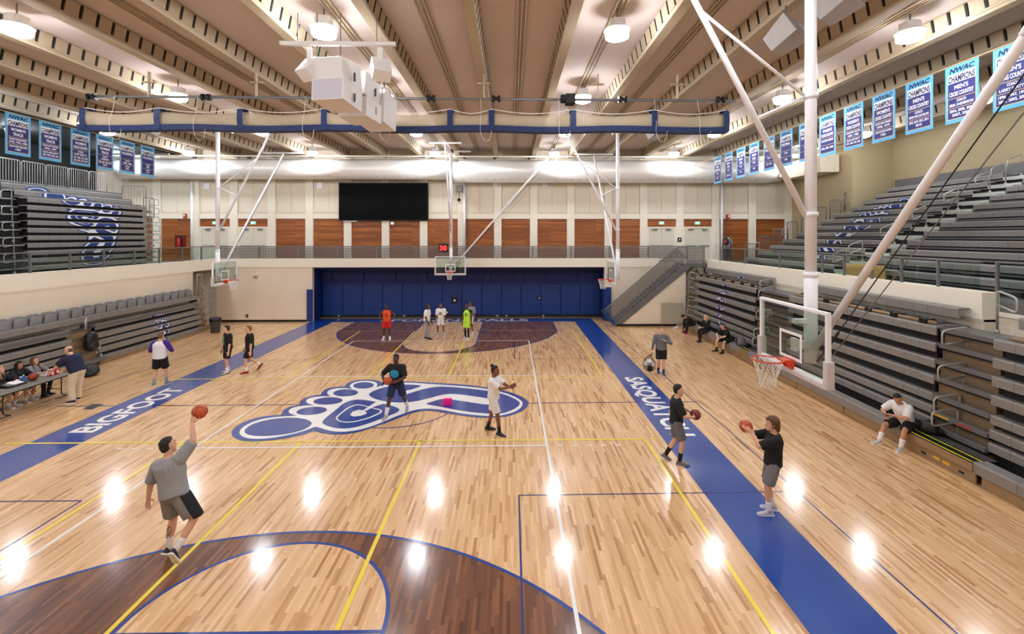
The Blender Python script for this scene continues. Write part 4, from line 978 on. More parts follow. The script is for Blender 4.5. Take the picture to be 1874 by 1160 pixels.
def mesh_grid(b, o, ux, uy, w, h, pitch=.095, r=.034):
    """square lattice in a frame, bars as flat strips with thickness"""
    o, ux, uy = V(o), V(ux), V(uy); nz = ux.cross(uy).normalized()*.012
    def strip(p, q, t):
        b.add([p-t-nz, q-t-nz, q+t-nz, p+t-nz, p-t+nz, q-t+nz, q+t+nz, p+t+nz], [(3,2,1,0), (4,5,6,7), (0,1,5,4), (2,3,7,6)])
    n = max(1, round(w/pitch)); k = max(1, round(h/pitch))
    for i in range(1, n): strip(o+ux*(w*i/n), o+ux*(w*i/n)+uy*h, ux.normalized()*r/2)
    for j in range(1, k): strip(o+uy*(h*j/k), o+uy*(h*j/k)+ux*w, uy.normalized()*r/2)

def stairs():
    t = thing('staircase', 'grey steel stair with mesh side rising to the balcony along the back wall', 'staircase', (12, 13.5, 0))
    xb, xt, zt = 9.85, 14.2, 3.75; n = 21; y0, y1 = 12.8, 14.35
    b = MB()
    for i in range(n): b.bb((xb+(xt-xb)*i/n, y0, zt*i/n), (xb+(xt-xb)*(i+1)/n, y1, zt*(i+1)/n))
    b.build('steps', M_GREYT, t)
    d = V((xt-xb, 0, zt)); L = d.length; d.normalize(); nrm = V((-d.z, 0, d.x))
    b = MB(); p = V((xb-.12, y0-.04, .12)); q = V((xt, y0-.04, zt+.05)); b.bar(p-nrm*.14, q-nrm*.14, .05, .34, nrm); b.build('stringer', M_GREYT, t)
    o = V((xb-.1, y0-.05, .28)); b = MB(); mesh_grid(b, o, d, nrm, L+.1, .86, .1, .036); b.build('mesh_side', M_STEEL, t)
    b = MB(); b.bar(o+nrm*.88, o+nrm*.88+d*(L+.1), .05, .05, nrm); b.bar(o, o+d*(L+.1), .05, .04, nrm); b.build('side_frame', M_STEEL, t)
    b = MB(); hp = V((xb-.55, 14.30, .55)); b.tube(rounded([hp+V((0,.0,0)), V((xb-.1, 14.30, .98)), V((xt, 14.30, zt+.95)), V((xt+.5, 14.30, zt+.95))], .1), .024, 8)
    for k in range(5):
        w = V((xb+.3+k*.9, 14.30, .98+(.4+k*.9)*zt/(xt-xb))); b.tube([w, w+V((0, .18, -.06))], .012, 6)
    b.build('wall_handrail', M_STEEL, t, smooth=True)
    b = MB(); b.bb((xt, y0, 3.55), (XR, YB, 3.75)); b.build('landing', M_GREYT, t)
    b = MB(); mesh_grid(b, (xt, y0-.03, 3.75), (1, 0, 0), (0, 0, 1), 1.0, 1.0, .1, .036); b.build('landing_mesh', M_STEEL, t)
    b = MB(); b.bb((xt-.03, y0-.06, 3.3), (xt+.03, y0, 4.8)); b.bb((xt+.97, y0-.06, 3.5), (xt+1.03, y0, 4.8)); b.bb((xt, y0-.06, 4.73), (xt+1, y0, 4.78)); b.build('landing_frame', M_STEEL, t)
    b = MB(); c = o+nrm*.40+V((-.08, .02, 0)); b.bar(c-nrm*.55, c+nrm*.55, .34, .2, d); b.build('end_pad', M_PAD, t, bevel=.02)
    # cream wall filling the space under the stair
    b = MB(); b.prism([(xb+.05, 0), (13.55, 0), (14.1, 0), (14.1, zt-.12), (xt-.1, zt-.2), (xb+.05, .02)], (0, y0+.12, 0), (1, 0, 0), (0, 0, 1), .12); struct(b.build('wall_stair', M_BLOCK))
    tag(MB().bb((12.6, 12.66, .14), (13.9, 12.67, 1.4)).build('wall_mat', mat('pale grey wall mat', (178, 170, 150), .6)), 'pale grey square mat on the cream wall beside the right stand', 'wall mat')
# ================================================================ HANGING AND WALL THINGS
def goal(label, loc, rz, zoff, fold, foldlen, hub=10.45, cable=True):
    t = thing('basketball_goal', label, 'basketball goal', (loc[0], loc[1], 0), rz)
    z0 = 2.9+zoff; z1 = z0+1.07; W = .915
    L = []      # build in local space: parent offset is handled by adding it back
    o = V((loc[0], loc[1], 0))
    def bl(b, name, m, parent=None, **k):
        b.v = [(p[0]+o.x, p[1]+o.y, p[2]) for p in b.v]; return b.build(name, m, parent or t, **k)
    b = MB()
    for s in (-1, 1): b.bb((s*W, -.02, z0), (s*(W-.05), .05, z1))
    b.bb((-W+.05, -.02, z0), (W-.05, .05, z0+.05)); b.bb((-W+.05, -.02, z1-.05), (W-.05, .05, z1)); board = bl(b, 'backboard_frame', M_WHITEM, bevel=.008)
    b = MB(); b.bb((-W+.05, .0, z0+.05), (W-.05, .012, z1-.05)); bl(b, 'backboard_glass', M_GLASS)
    b = MB(); sw = .305; s0 = z0+.16; s1 = s0+.457
    for s in (-1, 1): b.bb((s*sw, -.004, s0), (s*(sw-.05), -.001, s1))
    b.bb((-sw+.05, -.004, s0), (sw-.05, -.001, s0+.05)); b.bb((-sw+.05, -.004, s1-.05), (sw-.05, -.001, s1)); bl(b, 'target_square', M_WHITEM)
    b = MB()
    for s in (-1, 1): b.bb((s*(W-.06), -.05, z0-.06), (s*(W+.035), .08, z0+.36))
    b.bb((-W+.06, -.048, z0-.07), (W-.06, .078, z0+.012)); bl(b, 'edge_padding', mat('pale grey padding', (205, 198, 196), .55), bevel=.02)
    zr = z0+.15; c = V((0, -.381, zr)); n = 32
    b = MB(); b.tube([c+V((.235*math.cos(2*math.pi*i/n), .235*math.sin(2*math.pi*i/n), 0)) for i in range(n)], .012, 8, closed=True)
    b.bb((-.11, -.16, zr-.025), (.11, .0, zr+.012)); b.prism([(-.16, 0), (-.02, 0), (-.02, -.14)], (.1, 0, zr-.02), (0, 1, 0), (0, 0, 1), .012); b.prism([(-.16, 0), (-.02, 0), (-.02, -.14)], (-.09, 0, zr-.02), (0, 1, 0), (0, 0, 1), .012)
    b.bb((-.12, -.03, zr-.16), (.12, -.005, zr+.02)); rim = bl(b, 'rim', M_RED, smooth=False)
    b = MB(); K = 12; lev = [(.225, 0), (.20, -.09), (.165, -.19), (.135, -.29), (.125, -.38), (.13, -.45)]
    def pt(k, j):
        r, z = lev[j]; a = 2*math.pi*(k+.5*(j % 2))/K; return c+V((r*math.cos(a), r*math.sin(a), z))
    for j in range(len(lev)-1):
        for k in range(K):
            b.tube([pt(k, j), pt(k, j+1)], .0055, 5, cap=False); b.tube([pt(k, j), pt(k-1 if j % 2 == 0 else k+1, j+1)], .0055, 5, cap=False)
    bl(b, 'net', M_NETW, rim)
    my = .34; b = MB(); b.tube([(0, my, z0+.1), (0, my, z0+1.6)], .102, 16); b.tube([(0, my, z0+1.5), (0, my, hub)], .09, 16)
    for z in (z0+1.55, 5.45+zoff, 7.7): b.tube([(0, my, z-.035), (0, my, z+.035)], .112, 16)
    bl(b, 'mast', M_WHITEM, smooth=True)
    b = MB(); b.bb((-.08, .05, z0+.3), (.08, .1, z0+.5)); b.bb((-.06, .08, z0+.34), (.06, my, z0+.46)); b.bb((-.05, .05, z0+.75), (.05, my, z0+.82)); bl(b, 'board_mount', M_WHITEM)
    ft = V((0, my-2.55, hub)); lo = V((0, my-.08, 5.42+zoff))
    b = MB(); b.tube([lo, ft], .048, 10); m1 = lo.lerp(ft, .72); m2 = lo.lerp(ft, .34); hub2 = V((0, my-.09, 7.7)); b.tube([m1, hub2], .026, 8); b.tube([m2, hub2], .026, 8)
    bl(b, 'front_brace', M_WHITEM, smooth=True)
    b = MB(); b.bar((0, my+.45, hub+.04), (0, my-2.7, hub+.04), .1, .1); b.bar((-1.2, my, hub+.12), (1.2, my, hub+.12), .08, .08); b.bar((-.9, my-2.55, hub+.12), (.9, my-2.55, hub+.12), .08, .08); bl(b, 'ceiling_frame', M_WHITEM)
    b = MB(); b.lathe([(.06, -.1), (.06, .1)], (.0, my+.1, hub+.15), 12); b.bb((-.15, my-.1, hub+.06), (.15, my+.25, hub+.24)); bl(b, 'winch', M_BLACK)
    fb = V((fold*.10, my, z0+.36)); ftop = V((fold*foldlen, my, hub-.05))
    b = MB(); b.tube([fb, ftop], .052, 10); q = fb.lerp(ftop, .55); b.tube([q, q.lerp(ftop, .06)], .062, 10)
    b.bar(ftop-V((0, 1.2, -.08)), ftop+V((0, 1.2, .08)), .07, .07); bl(b, 'fold_brace', M_WHITEM, smooth=True)
    b = MB(); fb2 = fb+V((0, .05, -.22)); ft2 = ftop+V((fold*.25, .06, 0)); k2 = fb2.lerp(ft2, .08)
    b.tube([fb2, k2], .02, 8); b.tube([k2, ft2], .008, 6); bl(b, 'lock_strut', M_BLACK, smooth=True)
    b = MB(); b.tube([fb2+V((fold*.1, .08, 0)), ft2+V((fold*.35, .1, 0))], .008, 5); bl(b, 'hoist_cable', M_STEEL)
    # parent at the origin of the local space: place it
    return t

def lights():
    M_LENS = mat('lamp lens', (243, 246, 255), .4, var=.01, emit=LAMP)
    xs = [(-20.7, 'far left balcony'), (-16.2, 'left balcony'), (-8.65, 'left court'), (-1.1, 'court middle'), (6.25, 'right of court middle'), (13.75, 'right court'), (21.3, 'right balcony')]
    ys = [13.8, 8.1, 2.3, -3.25, -9.0, -14.7]
    proto = None
    cn = ['row nearest the back wall', 'second row from the back wall', 'third row from the back wall', 'fourth row from the back wall', 'fifth row from the back wall', 'sixth row from the back wall']
    for i, (x, nm) in enumerate(xs):
        for j, y in enumerate(ys):
            lab = 'round glowing high-bay lamp, %s, %s' % (cn[j], nm)
            if proto is None:
                t = thing('ceiling_light', lab, 'ceiling light', (0,0,0), 0, 'high-bay lamps in a grid under the ceiling')
                MB().lathe([(.02, .62), (.02, .26), (.05, .26)], n=8).build('stem', M_STEEL, t)
                b = MB(); b.bb((-.19, -.14, .1), (.19, .14, .27)); b.bb((-.12, -.19, .1), (.12, .19, .27)); b.build('ballast_housing', M_WHITEM, t, bevel=.015)
                MB().lathe([(.15, .1), (.24, .085), (.325, .03), (.33, .0), (.30, .02)], n=20).build('collar', M_WHITEM, t, smooth=True)
                MB().lathe([(.235, .03), (.30, -.07), (.29, -.17), (.14, -.23)], n=16).build('lens', M_LENS, t, smooth=True)
                proto = t
            else: t = copy_tree(proto)
            t.location = (x, y, 10.57); t['label'] = lab

BANNERS_R = [((1306.8, 1320), 'men\'s basketball'), ((1326, 1341), 'men\'s golf'), ((1347.6, 1364.4), 'men\'s golf'), ((1371, 1389.6), 'men\'s golf'), ((1397.6, 1417.6), 'football'), ((1427.7, 1449.8), 'football'), ((1462, 1488.5), 'football'),
             ((1499.7, 1529.3), 'women\'s cross country'), ((1544.5, 1579.7), 'women\'s cross country'), ((1596, 1638.7), 'women\'s cross country'), ((1656.7, 1708), 'men\'s cross country'), ((1730, 1791), 'men\'s cross country'), ((1818, 1892), 'men\'s cross country')]
LINES_R = [['COACH', '1991'], ['COACH', '1986 1988'], ['COACH', '1997'], ['COACH', '2001'], ['COACH', '1971 1973'], ['COACH', '1983'], ['COACH', '1992'],
           ['COACH ERIK ANDERSON', '2006, 2007, 2008'], ['COACH KEN CARLSTEN', '1987, 1988', 'COACH LARRY BEATTY', '1997, 1998, 1999, 2000'], ['COACH DALE KENNEDY', '1978, 1979', 'COACH DUANE HARTMAN', '1982'],
           ['COACH', 'SEAN MCLACHLAN', '2009, 2010, 2012, 2014', '2015'], ['COACH', 'ERIK ANDERSON', '2004, 2005, 2006', '2007, 2008'], ['COACH', 'LARRY BEATTY', '1996, 1997, 1998', '2001, 2002, 2003']]
BANNERS_L = [((10.5, 55), 'women\'s track'), ((72, 112), 'women\'s track'), ((130, 164.4), 'women\'s cross country'), ((175.8, 207.6), 'women\'s track'), ((219, 246.5), 'volleyball'), ((257.7, 282.5), 'volleyball')]
LINES_L = [['COACH DALE KENNEDY', '1978, 1979, 1980', 'COACH KEN CARLSTEN', '1987'], ['COACH CURT HARTMAN', '1994, 1997', 'COACH LARRY BEATTY', '1998, 1999, 2000, 2001'], ['COACH', 'LARRY BEATTY', '1997, 1998, 1999, 2000', '2001, 2002, 2004, 2005'], ['COACH', 'ANDERSON', '2006, 2007, 2008, 2009', '2010'], ['COACH', '1982, 1986', 'COACH', '1991'], ['COACH', '1988', 'COACH', '1996']]
def banners():
    ML = mat('sky blue banner cloth', (92, 176, 222), .7, var=.03, bump=.05, bscale=8); MN = mat('navy banner cloth', (38, 44, 112), .7, var=.05)
    MW = mat('white banner print', (238, 238, 242), .7, var=.02); MY = mat('gold banner line', (226, 188, 92), .7); MD = mat('navy banner print', (22, 30, 72), .7)
    for side, xs, data, lines in ((-1, 15.4, BANNERS_R, LINES_R), (1, -14.85, BANNERS_L, LINES_L)):
        for i, ((pa, pb), sport) in enumerate(data):
            ya, yb = atX(pa, 200, xs).y, atX(pb, 200, xs).y      # left edge, right edge as read from the court
            w = abs(yb-ya); yc = (ya+yb)/2; h = 1.52; zt = 9.93; w = .9
            ux = V((0, side, 0)); uy = V((0, 0, 1)); nz = V((side, 0, 0))
            n = len(data); k = i if side < 0 else n-1-i
            t = thing('championship_banner', 'blue champions banner reading %s, %s from the back wall on the %s side' % (sport, ORD[k], 'right' if side < 0 else 'left'), 'banner', (xs, yc, zt), 0, 'blue champions banners on the %s' % ('right' if side < 0 else 'left'))
            o = V((xs, yc, zt))
            wob = lambda a, b_: nz*(.018*math.sin(a*7+i)*(1-b_*.5))
            b = MB(); nx, ny = 8, 6; vs = []
            for s in (0, 1):
                for r in range(ny+1):
                    for c in range(nx+1): vs.append(o+ux*(w*(c/nx-.5))-uy*(h*r/ny)-nz*(.006*s))
            b.v = [tuple(p) for p in vs]; m = nx+1; K = m*(ny+1)
            for r in range(ny):
                for c in range(nx):
                    q = (r*m+c, r*m+c+1, (r+1)*m+c+1, (r+1)*m+c); b.f.append(q[::-1]); b.f.append(tuple(K+x for x in q))
            for c in range(nx): b.f += [(c, c+1, K+c+1, K+c), (ny*m+c, K+ny*m+c, K+ny*m+c+1, ny*m+c+1)]
            b.build('cloth', ML, t)
            def rect(bb, x0, x1, y0, y1, lift): bb.add([o+ux*x0-uy*y1+nz*lift, o+ux*x1-uy*y1+nz*lift, o+ux*x1-uy*y0+nz*lift, o+ux*x0-uy*y0+nz*lift], [(0,1,2,3)])
            b = MB(); rect(b, -.38, .38, .22, .46, .002); b.build('title_panel', MW, t)
            b = MB(); rect(b, -.385, .385, .46, 1.42, .002); b.build('gold_edge', MY, t)
            b = MB(); rect(b, -.37, .37, .46, 1.405, .003); b.build('field', MN, t)
            b = MB(); [rect(b, -.36, .36, y, y+.012, .004) for y in (.86, 1.12)]; b.build('rule', MY, t)
            d = MB(); text3(d, 'NWAC', o-uy*.185+nz*.004, ux, uy, width=.66, height=.13, align='C', bold=.045, shear=.25)
            text3(d, 'CHAMPIONS', o-uy*.435+nz*.005, ux, uy, width=.72, height=.17, align='C', bold=.035); d.build('navy_lettering', MD, t)
            d = MB(); sp = sport.upper().replace("'S ", "'S|").split('|')
            for q, s in enumerate(sp): text3(d, s, o-uy*(.635+.17*q)+nz*.006, ux, uy, width=min(.66, .075*len(s)), height=.11, align='C')
            ls = lines[i]; ys = [1.36] if len(ls) == 1 else ([.99, 1.27] if len(ls) == 2 else [.97, 1.08, 1.235, 1.345])
            for q, s in zip(ys, ls): text3(d, s, o-uy*q+nz*.006, ux, uy, width=min(.64, .05*len(s)), height=.07, align='C')
            d.build('white_lettering', MW, t)
        y0, y1 = (16.2, -21.9)
        tag(MB().tube([(xs, y0, 9.95), (xs, y1, 9.95)], .016, 6).build('banner_wire', mat('tan cable', (190, 160, 120), .6)), 'tan cable carrying the banners on the %s' % ('right' if side < 0 else 'left'), 'cable')

def curtain():
    x0, x1 = -10.0, 10.5
    t = thing('divider_curtain', 'rolled-up beige divider curtain with blue hem hanging across the gym', 'curtain', (0, 0, 8.75))
    px = [160, 295, 445, 597, 675, 825, 900, 1048, 1195, 1325]; sx = [atY(p, 220, 0).x for p in px]
    m = mat('beige net cloth', (206, 190, 162), .8, var=.1, scale=9, alpha=.6)
    rg = []; N = 120
    for i in range(N+1):
        x = x0+(x1-x0)*i/N; j = max([k for k in range(len(sx)) if sx[k] <= x] or [0]); a = sx[j]; c = sx[j+1] if j+1 < len(sx) else x1
        u = min(1, max(0, (x-a)/(c-a+1e-6))); sag = .10*math.sin(math.pi*u); zt, zb = 9.36-sag, 8.86-.03*math.sin(math.pi*u); cz = (zt+zb)/2; hz = (zt-zb)/2
        rg.append([V((x, .14*math.cos(q)*(1+.15*math.sin(9*x+q)), cz+hz*math.sin(q))) for q in [2*math.pi*k/12 for k in range(12)]])
    MB().rings(rg).build('rolled_net', m, t, smooth=True)
    b = MB(); rg = []
    for i in range(N+1):
        x = x0-.05+(x1-x0+.1)*i/N; z = 8.83-.05*math.sin(math.pi*i/N*9)*.5; rg.append([V((x, -.15, z-.1)), V((x, .15, z-.1)), V((x, .17, z+.07)), V((x, -.17, z+.07))])
    b.rings(rg).build('blue_hem', M_BLUES, t)
    for x in sx:
        b = MB(); rg = [[V((x-.09, y, z)), V((x+.09, y, z)), V((x+.09, y*1.06, z+.012)), V((x-.09, y*1.06, z+.012))] for y, z in ((.16, 8.76), (.19, 9.1), (.17, 9.38), (.0, 9.46), (-.17, 9.38), (-.19, 9.1), (-.16, 8.76))]
        b.rings(rg).build('strap', M_BLUES, t)
    b = MB()
    for i in range(len(sx)-1):
        a, c = sx[i], sx[i+1]; b.tube([(a+(c-a)*k/10, -.12, 9.44-.14*math.sin(math.pi*k/10)) for k in range(11)], .012, 5)
    b.build('top_rope', M_NETW, t)
    b = MB()
    for x in (-9.0, -6.4, -3.0, -.6, 2.6, 5.1, 8.2, 9.6): b.tube([(x, .0, 9.85), (x+.03, -.1, 9.4), (x+.01, -.22, 9.0), (x, -.2, 8.75), (x+.05, -.2, 8.55), (x+.14, -.2, 8.42), (x+.24, -.2, 8.4), (x+.33, -.2, 8.5), (x+.36, -.2, 8.75)], .005, 5)
    b.build('lift_cord', M_NETW, t)
    p = thing('curtain_winch_pipe', 'dark winch pipe with black pulleys above the divider curtain', 'pipe', (0, .1, 9.85))
    MB().tube([(-9.9, .1, 9.86), (10.9, .1, 9.8)], .045, 10).build('pipe', M_STEEL, p, smooth=True)
    for x in (-9.8, -6.2, -2.55, 1.0, 3.1, 7.2, 10.4): MB().lathe([(.05, -.13), (.11, -.13), (.11, -.05), (.06, -.04), (.06, .04), (.11, .05), (.11, .13), (.05, .13)], (x, .1, 9.84), 12, Matrix.Rotation(R(90), 3, 'Y')).build('pulley', M_BLACK, p)
    b = MB(); b.bb((5.35, -.05, 9.68), (5.65, .35, 9.98)); b.lathe([(.14, -.16), (.14, .16)], (5.35, .1, 9.84), 14, Matrix.Rotation(R(90), 3, 'Y')); b.build('motor', M_DARK, p, bevel=.01)
    for x in (-8.0, -4.6, -1.1, 2.7, 6.4, 9.0):
        b = MB(); b.bb((x-.02, .05, 9.86), (x+.02, .15, 10.65)); b.bb((x-.2, .05, 10.3), (x+.2, .15, 10.34)); b.build('hanger', M_BEAM, p)

def speakers():
    m = mat('white speaker cabinet', (236, 234, 232), .5, var=.02); g = mat('pale speaker grille', (206, 206, 220), .6, var=.06, scale=40)
    t = thing('speaker_cluster', 'large white loudspeaker cluster hanging over the court from a white pipe', 'loudspeaker', (-.7, -3.9, 9.7))
    rt = lambda c, d, tilt, yaw=0: Matrix.Rotation(yaw, 3, 'Z') @ Matrix.Rotation(tilt, 3, 'X')
    def cab(c, d, tilt, yaw, nm, face=True, rows=1):
        M = rt(c, d, tilt, yaw); b = MB(); b.box(c, d, M); o = b.build(nm, m, t, bevel=.012)
        if face: b = MB(); b.box(V(c)+M @ V((0, -d[1]/2-.004, 0)), (d[0]*.92, .012, d[2]*.9), M); b.build('grille', g, o)
        return o
    yw = R(-9)
    cab((-.70, -3.45, 9.36), (.80, .95, .62), R(8), yw, 'upper_cabinet', False)
    cab((-.66, -3.50, 8.82), (.80, .95, .52), R(-4), yw, 'lower_cabinet')
    cab((-.50, -2.45, 9.30), (.80, .85, .62), R(-8), yw, 'upper_cabinet', False)
    cab((-.46, -2.42, 8.74), (.80, .85, .52), R(-2), yw, 'lower_cabinet', False)
    cab((-.28, -1.45, 9.0), (.80, .85, .95), R(-6), yw, 'rear_cabinet', False)
    b = MB()
    for y in (-3.6, -2.4, -1.4):
        for z in (9.25, 8.75): b.bb((-.32+.13*(y+3.6)+.08, y-.02, z-.1), (-.30+.13*(y+3.6)+.1, y+.02, z+.1))
    b.build('rigging_slot', M_BLACK, t)
    b = MB(); b.bar((-1.86, -3.9, 9.93), (.84, -3.9, 9.93), .09, .09); b.build('hanging_pipe', m, t)
    b = MB(); [b.tube([(x, -3.9, 9.6), (x, -3.9, 10.65)], .014, 6) for x in (-1.0, -.45)]; [b.tube([(x, -3.9, 9.9), (x, -3.9, 10.65)], .012, 6) for x in (-1.45, .4)]; b.tube([(.0, -2.0, 9.2), (.0, -2.0, 10.7)], .014, 6); b.build('hanger_rod', M_STEEL, t)
    for s, x in ((-1, -1.22), (1, .45)):
        M = rt(0, 0, R(-38), R(28)*s); b = MB(); b.box((x, -3.75, 9.38), (.42, .34, .5), M); o = b.build('fill_cabinet', m, t, bevel=.012)
        b = MB(); b.bb((x-.06, -3.82, 9.45), (x+.06, -3.78, 9.88)); b.build('yoke', m, t)
    for i, (p, lab) in enumerate(((atY(1438, 66, -4.5), 'grey loudspeaker hanging behind the near white mast'), (atY(1530, 6, -5.5), 'grey loudspeaker cut off by the top edge, right of the near mast'), (atY(1200, 242, 6.0), 'pale loudspeaker hanging under the curtain hem, right of middle'), (atY(275, 236, 6.0), 'pale loudspeaker hanging beside the left banners'))):
        t2 = thing('loudspeaker', lab, 'loudspeaker', p.to_tuple()); M = rt(0, 0, R(-30), R(35 if p.x > 3 else -35)); s = 1.0
        b = MB(); d = (.78*s, .62*s, .62*s)
        a = [V((-.39, -.3, -.28)), V((.39, -.3, -.28)), V((.39, -.3, .28)), V((-.39, -.3, .28)), V((-.26, .34, -.2)), V((.26, .34, -.2)), V((.26, .34, .2)), V((-.26, .34, .2))]
        b.add([M @ v+p for v in a], [(0,1,2,3), (4,7,6,5), (0,4,5,1), (1,5,6,2), (2,6,7,3), (3,7,4,0)]); c = b.build('cabinet', mat('grey speaker cabinet', (176, 170, 166), .6), t2, bevel=.015)
        b = MB(); b.box(M @ V((0, -.31, 0))+p, (.7, .015, .5), M); b.build('grille', mat('grey speaker grille', (158, 152, 150), .7), c)
        b = MB(); b.tube([p+V((0, 0, .1)), (p.x, p.y, 10.61)], .02, 6); b.bb((p.x-.05, p.y-.03, p.z+.1), (p.x+.05, p.y+.03, p.z+.45)); b.build('bracket', M_STEEL, t2)

def wall_things():
    # air duct
    t = thing('air_duct', 'long round white air duct along the back wall under the ceiling', 'air duct', (0, 15.4, 9.6))
    ry = Matrix.Rotation(R(90), 3, 'Y')
    MB().lathe([(.62, -21.8), (.66, -21.78), (.66, .0)], (.2, 15.35, 9.74), 28, ry).build('left_run', M_DUCT, t, smooth=True)
    MB().lathe([(.74, 0), (.74, 20.4), (.6, 21.4)], (-.1, 15.35, 9.62), 28, ry).build('right_run', M_DUCT, t, smooth=True)
    MB().bb((20.9, 14.6, 9.2), (22.5, 15.9, 10.1)).bb((21.4, 11.5, 9.1), (22.5, 15.0, 10.1)).build('square_run', mat('cream duct', (224, 214, 190), .5), t)
    b = MB(); [b.lathe([(.02, 0), (.03, .05)], (-20+.5*i, 14.95 if i < 40 else 14.85, 9.2 if i < 40 else 9.02), 6) for i in range(80)]; b.build('nozzle', M_STEEL, t)
    t = thing('video_screen', 'large switched-off black video screen on the back wall', 'screen', (-4.9, 16.1, 7.7))
    a, c = atY(620, 334, 16.05), atY(784, 404, 16.05)
    MB().bb((a.x, 16.02, c.z), (c.x, 16.16, a.z)).build('cabinet', M_BLACK, t); MB().bb((a.x+.05, 16.01, c.z+.05), (c.x-.05, 16.02, a.z-.05)).build('panel', mat('black screen', (8, 8, 9), .6, spec=.08), t)
    b = MB(); b.bb((a.x+.3, 16.04, c.z-.06), (a.x+1.2, 16.14, c.z)); b.build('bracket', M_SILVER, t)
    p = atY(718, 409, 16.0); t = thing('dome_camera', 'small white dome camera below the black screen', 'camera', p.to_tuple()); MB().ball(p, (.14, .12, .12)).build('dome', M_WHITEM, t, smooth=True); MB().bb((p.x-.06, 16.0, p.z-.02), (p.x+.06, 16.14, p.z+.1)).build('mount', M_WHITEM, t)
    # shot clock
    p = atY(811.5, 453.5, 13.35); t = thing('shot_clock', 'black shot clock showing red 30 above the far backboard', 'shot clock', p.to_tuple())
    MB().bb((p.x-.29, 13.3, p.z-.26), (p.x+.29, 13.42, p.z+.26)).build('case', M_BLACK, t, bevel=.01)
    b = MB(); text3(b, '30', (p.x, 13.29, p.z-.15), (1, 0, 0), (0, 0, 1), width=.44, height=.3, align='C', bold=.03); b.build('digits', mat('red led digits', (255, 36, 30), .5, emit=2.2), t)
    # grey control box and pipe beside the mast
    p = atY(840, 345, 16.05); t = thing('control_box', 'small grey control box under the duct right of the screen', 'control box', p.to_tuple()); MB().bb((p.x-.22, 15.95, p.z-.22), (p.x+.22, 16.14, p.z+.2)).build('case', M_STEEL, t, bevel=.01); MB().ball((p.x, 16.05, p.z-.75), .11, 10, 8).build('bell', M_BLACK, t); MB().tube([(p.x, 16.08, p.z-.2), (p.x, 16.08, p.z-.7)], .02, 6).build('conduit', M_STEEL, t)
    for px, lab in ((351, 'white drain pipe down the back wall near the left doors'), (850, 'white drain pipe down the back wall right of the screen'), (1321, 'white drain pipe down the back wall near the right doors')):
        p = atY(px, 400, 16.0); tag(MB().tube([(p.x, 16.0, 3.75), (p.x, 16.0, 9.0)], .08, 10).build('drain_pipe', M_WHITEM, smooth=True), lab, 'pipe')
    # red alarms, extinguishers, small plates
    for px, py, lab in ((338, 395, 'small red fire alarm horn on the back wall, left end'), (1333, 396, 'small red fire alarm horn on the back wall, right end')):
        p = atY(px, py, 16.1); t = thing('fire_alarm', lab, 'fire alarm', p.to_tuple()); MB().bb((p.x-.09, 16.05, p.z-.14), (p.x+.09, 16.2, p.z+.14)).build('body', mat('alarm red', (176, 30, 30), .4), t); MB().bb((p.x-.05, 16.03, p.z-.05), (p.x+.05, 16.05, p.z+.08)).build('strobe', M_WHITEM, t)
    p = atY(327, 441, 16.1); t = thing('fire_extinguisher', 'red fire extinguisher on the wood panel by the left doors', 'fire extinguisher', p.to_tuple()); MB().lathe([(.1, -.4), (.11, -.38), (.11, .1), (.05, .2), (.04, .26)], (p.x, 16.1, p.z), 14).build('cylinder', mat('alarm red', (176, 30, 30), .4), t, smooth=True); MB().bb((p.x-.06, 16.05, p.z+.24), (p.x+.06, 16.12, p.z+.32)).build('valve', M_BLACK, t); MB().bb((p.x-.35, 16.22, p.z-.45), (p.x+.35, 16.26, p.z+.4)).build('backplate', mat('dark red plate', (96, 24, 20), .5), t)
    for i, (px, py, w, h, yw, m, lab, nm) in enumerate((
        (467.5, 506.5, .3, .18, 14.49, M_SILVER, 'small metal vent plate on the cream back wall left of the alcove', 'vent_plate'),
        (452, 578, .14, .2, 14.49, M_BLACK, 'small black outlet low on the cream back wall by the bin', 'outlet_box'),
        (1114.5, 538.5, .2, .22, 14.49, M_BLACK, 'small black sign plate on the cream wall at the stair foot', 'sign_plate'),
        (1243.5, 438.5, .26, .28, 16.13, M_BLACK, 'small black restroom sign between the right pairs of doors', 'sign_plate'),
        (832, 549.5, .42, .42, 15.96, M_BLACK, 'black square panel on the blue alcove wall', 'wall_panel'),
        (819, 571.5, .26, .3, 15.96, M_BLACK, 'small black outlet low on the blue alcove wall', 'outlet_box'),
        (987, 545.5, .26, .26, 15.96, M_BLACK, 'black plate with pale centre on the right of the blue wall', 'wall_panel'))):
        p = atY(px, py, yw); t = thing(nm, lab, 'wall plate', p.to_tuple()); MB().bb((p.x-w/2, yw-.03, p.z-h/2), (p.x+w/2, yw+.02, p.z+h/2)).build('plate', m, t, bevel=.005)
        MB().bb((p.x-w*.14, yw-.036, p.z-h*.16), (p.x+w*.14, yw-.03, p.z+h*.16)).build('inset', M_WHITEM if m is M_BLACK else M_STEEL, t)
    for i, (px, py) in enumerate(((379, 341), (586, 340), (907, 338), (997, 338))):
        p = atY(px, py, 16.2); tag(MB().bb((p.x-.18, 16.12, p.z-.2), (p.x+.18, 16.26, p.z+.2)).build('junction_box', M_WHITEM, bevel=.01), 'white square box high on the back wall, %s from the left' % ORD[i], 'junction box', 'white boxes high on the back wall')
    for i, px in enumerate((620, 740, 910, 927, 994)):
        p = atY(px, 577.5, 15.95); tag(MB().bb((p.x-.07, 15.9, p.z-.04), (p.x+.07, 15.97, p.z+.04)).build('wall_hook', M_SILVER), 'small silver latch at the foot of the blue pads, %s from the left' % ORD[i], 'latch', 'silver latches on the blue pads')
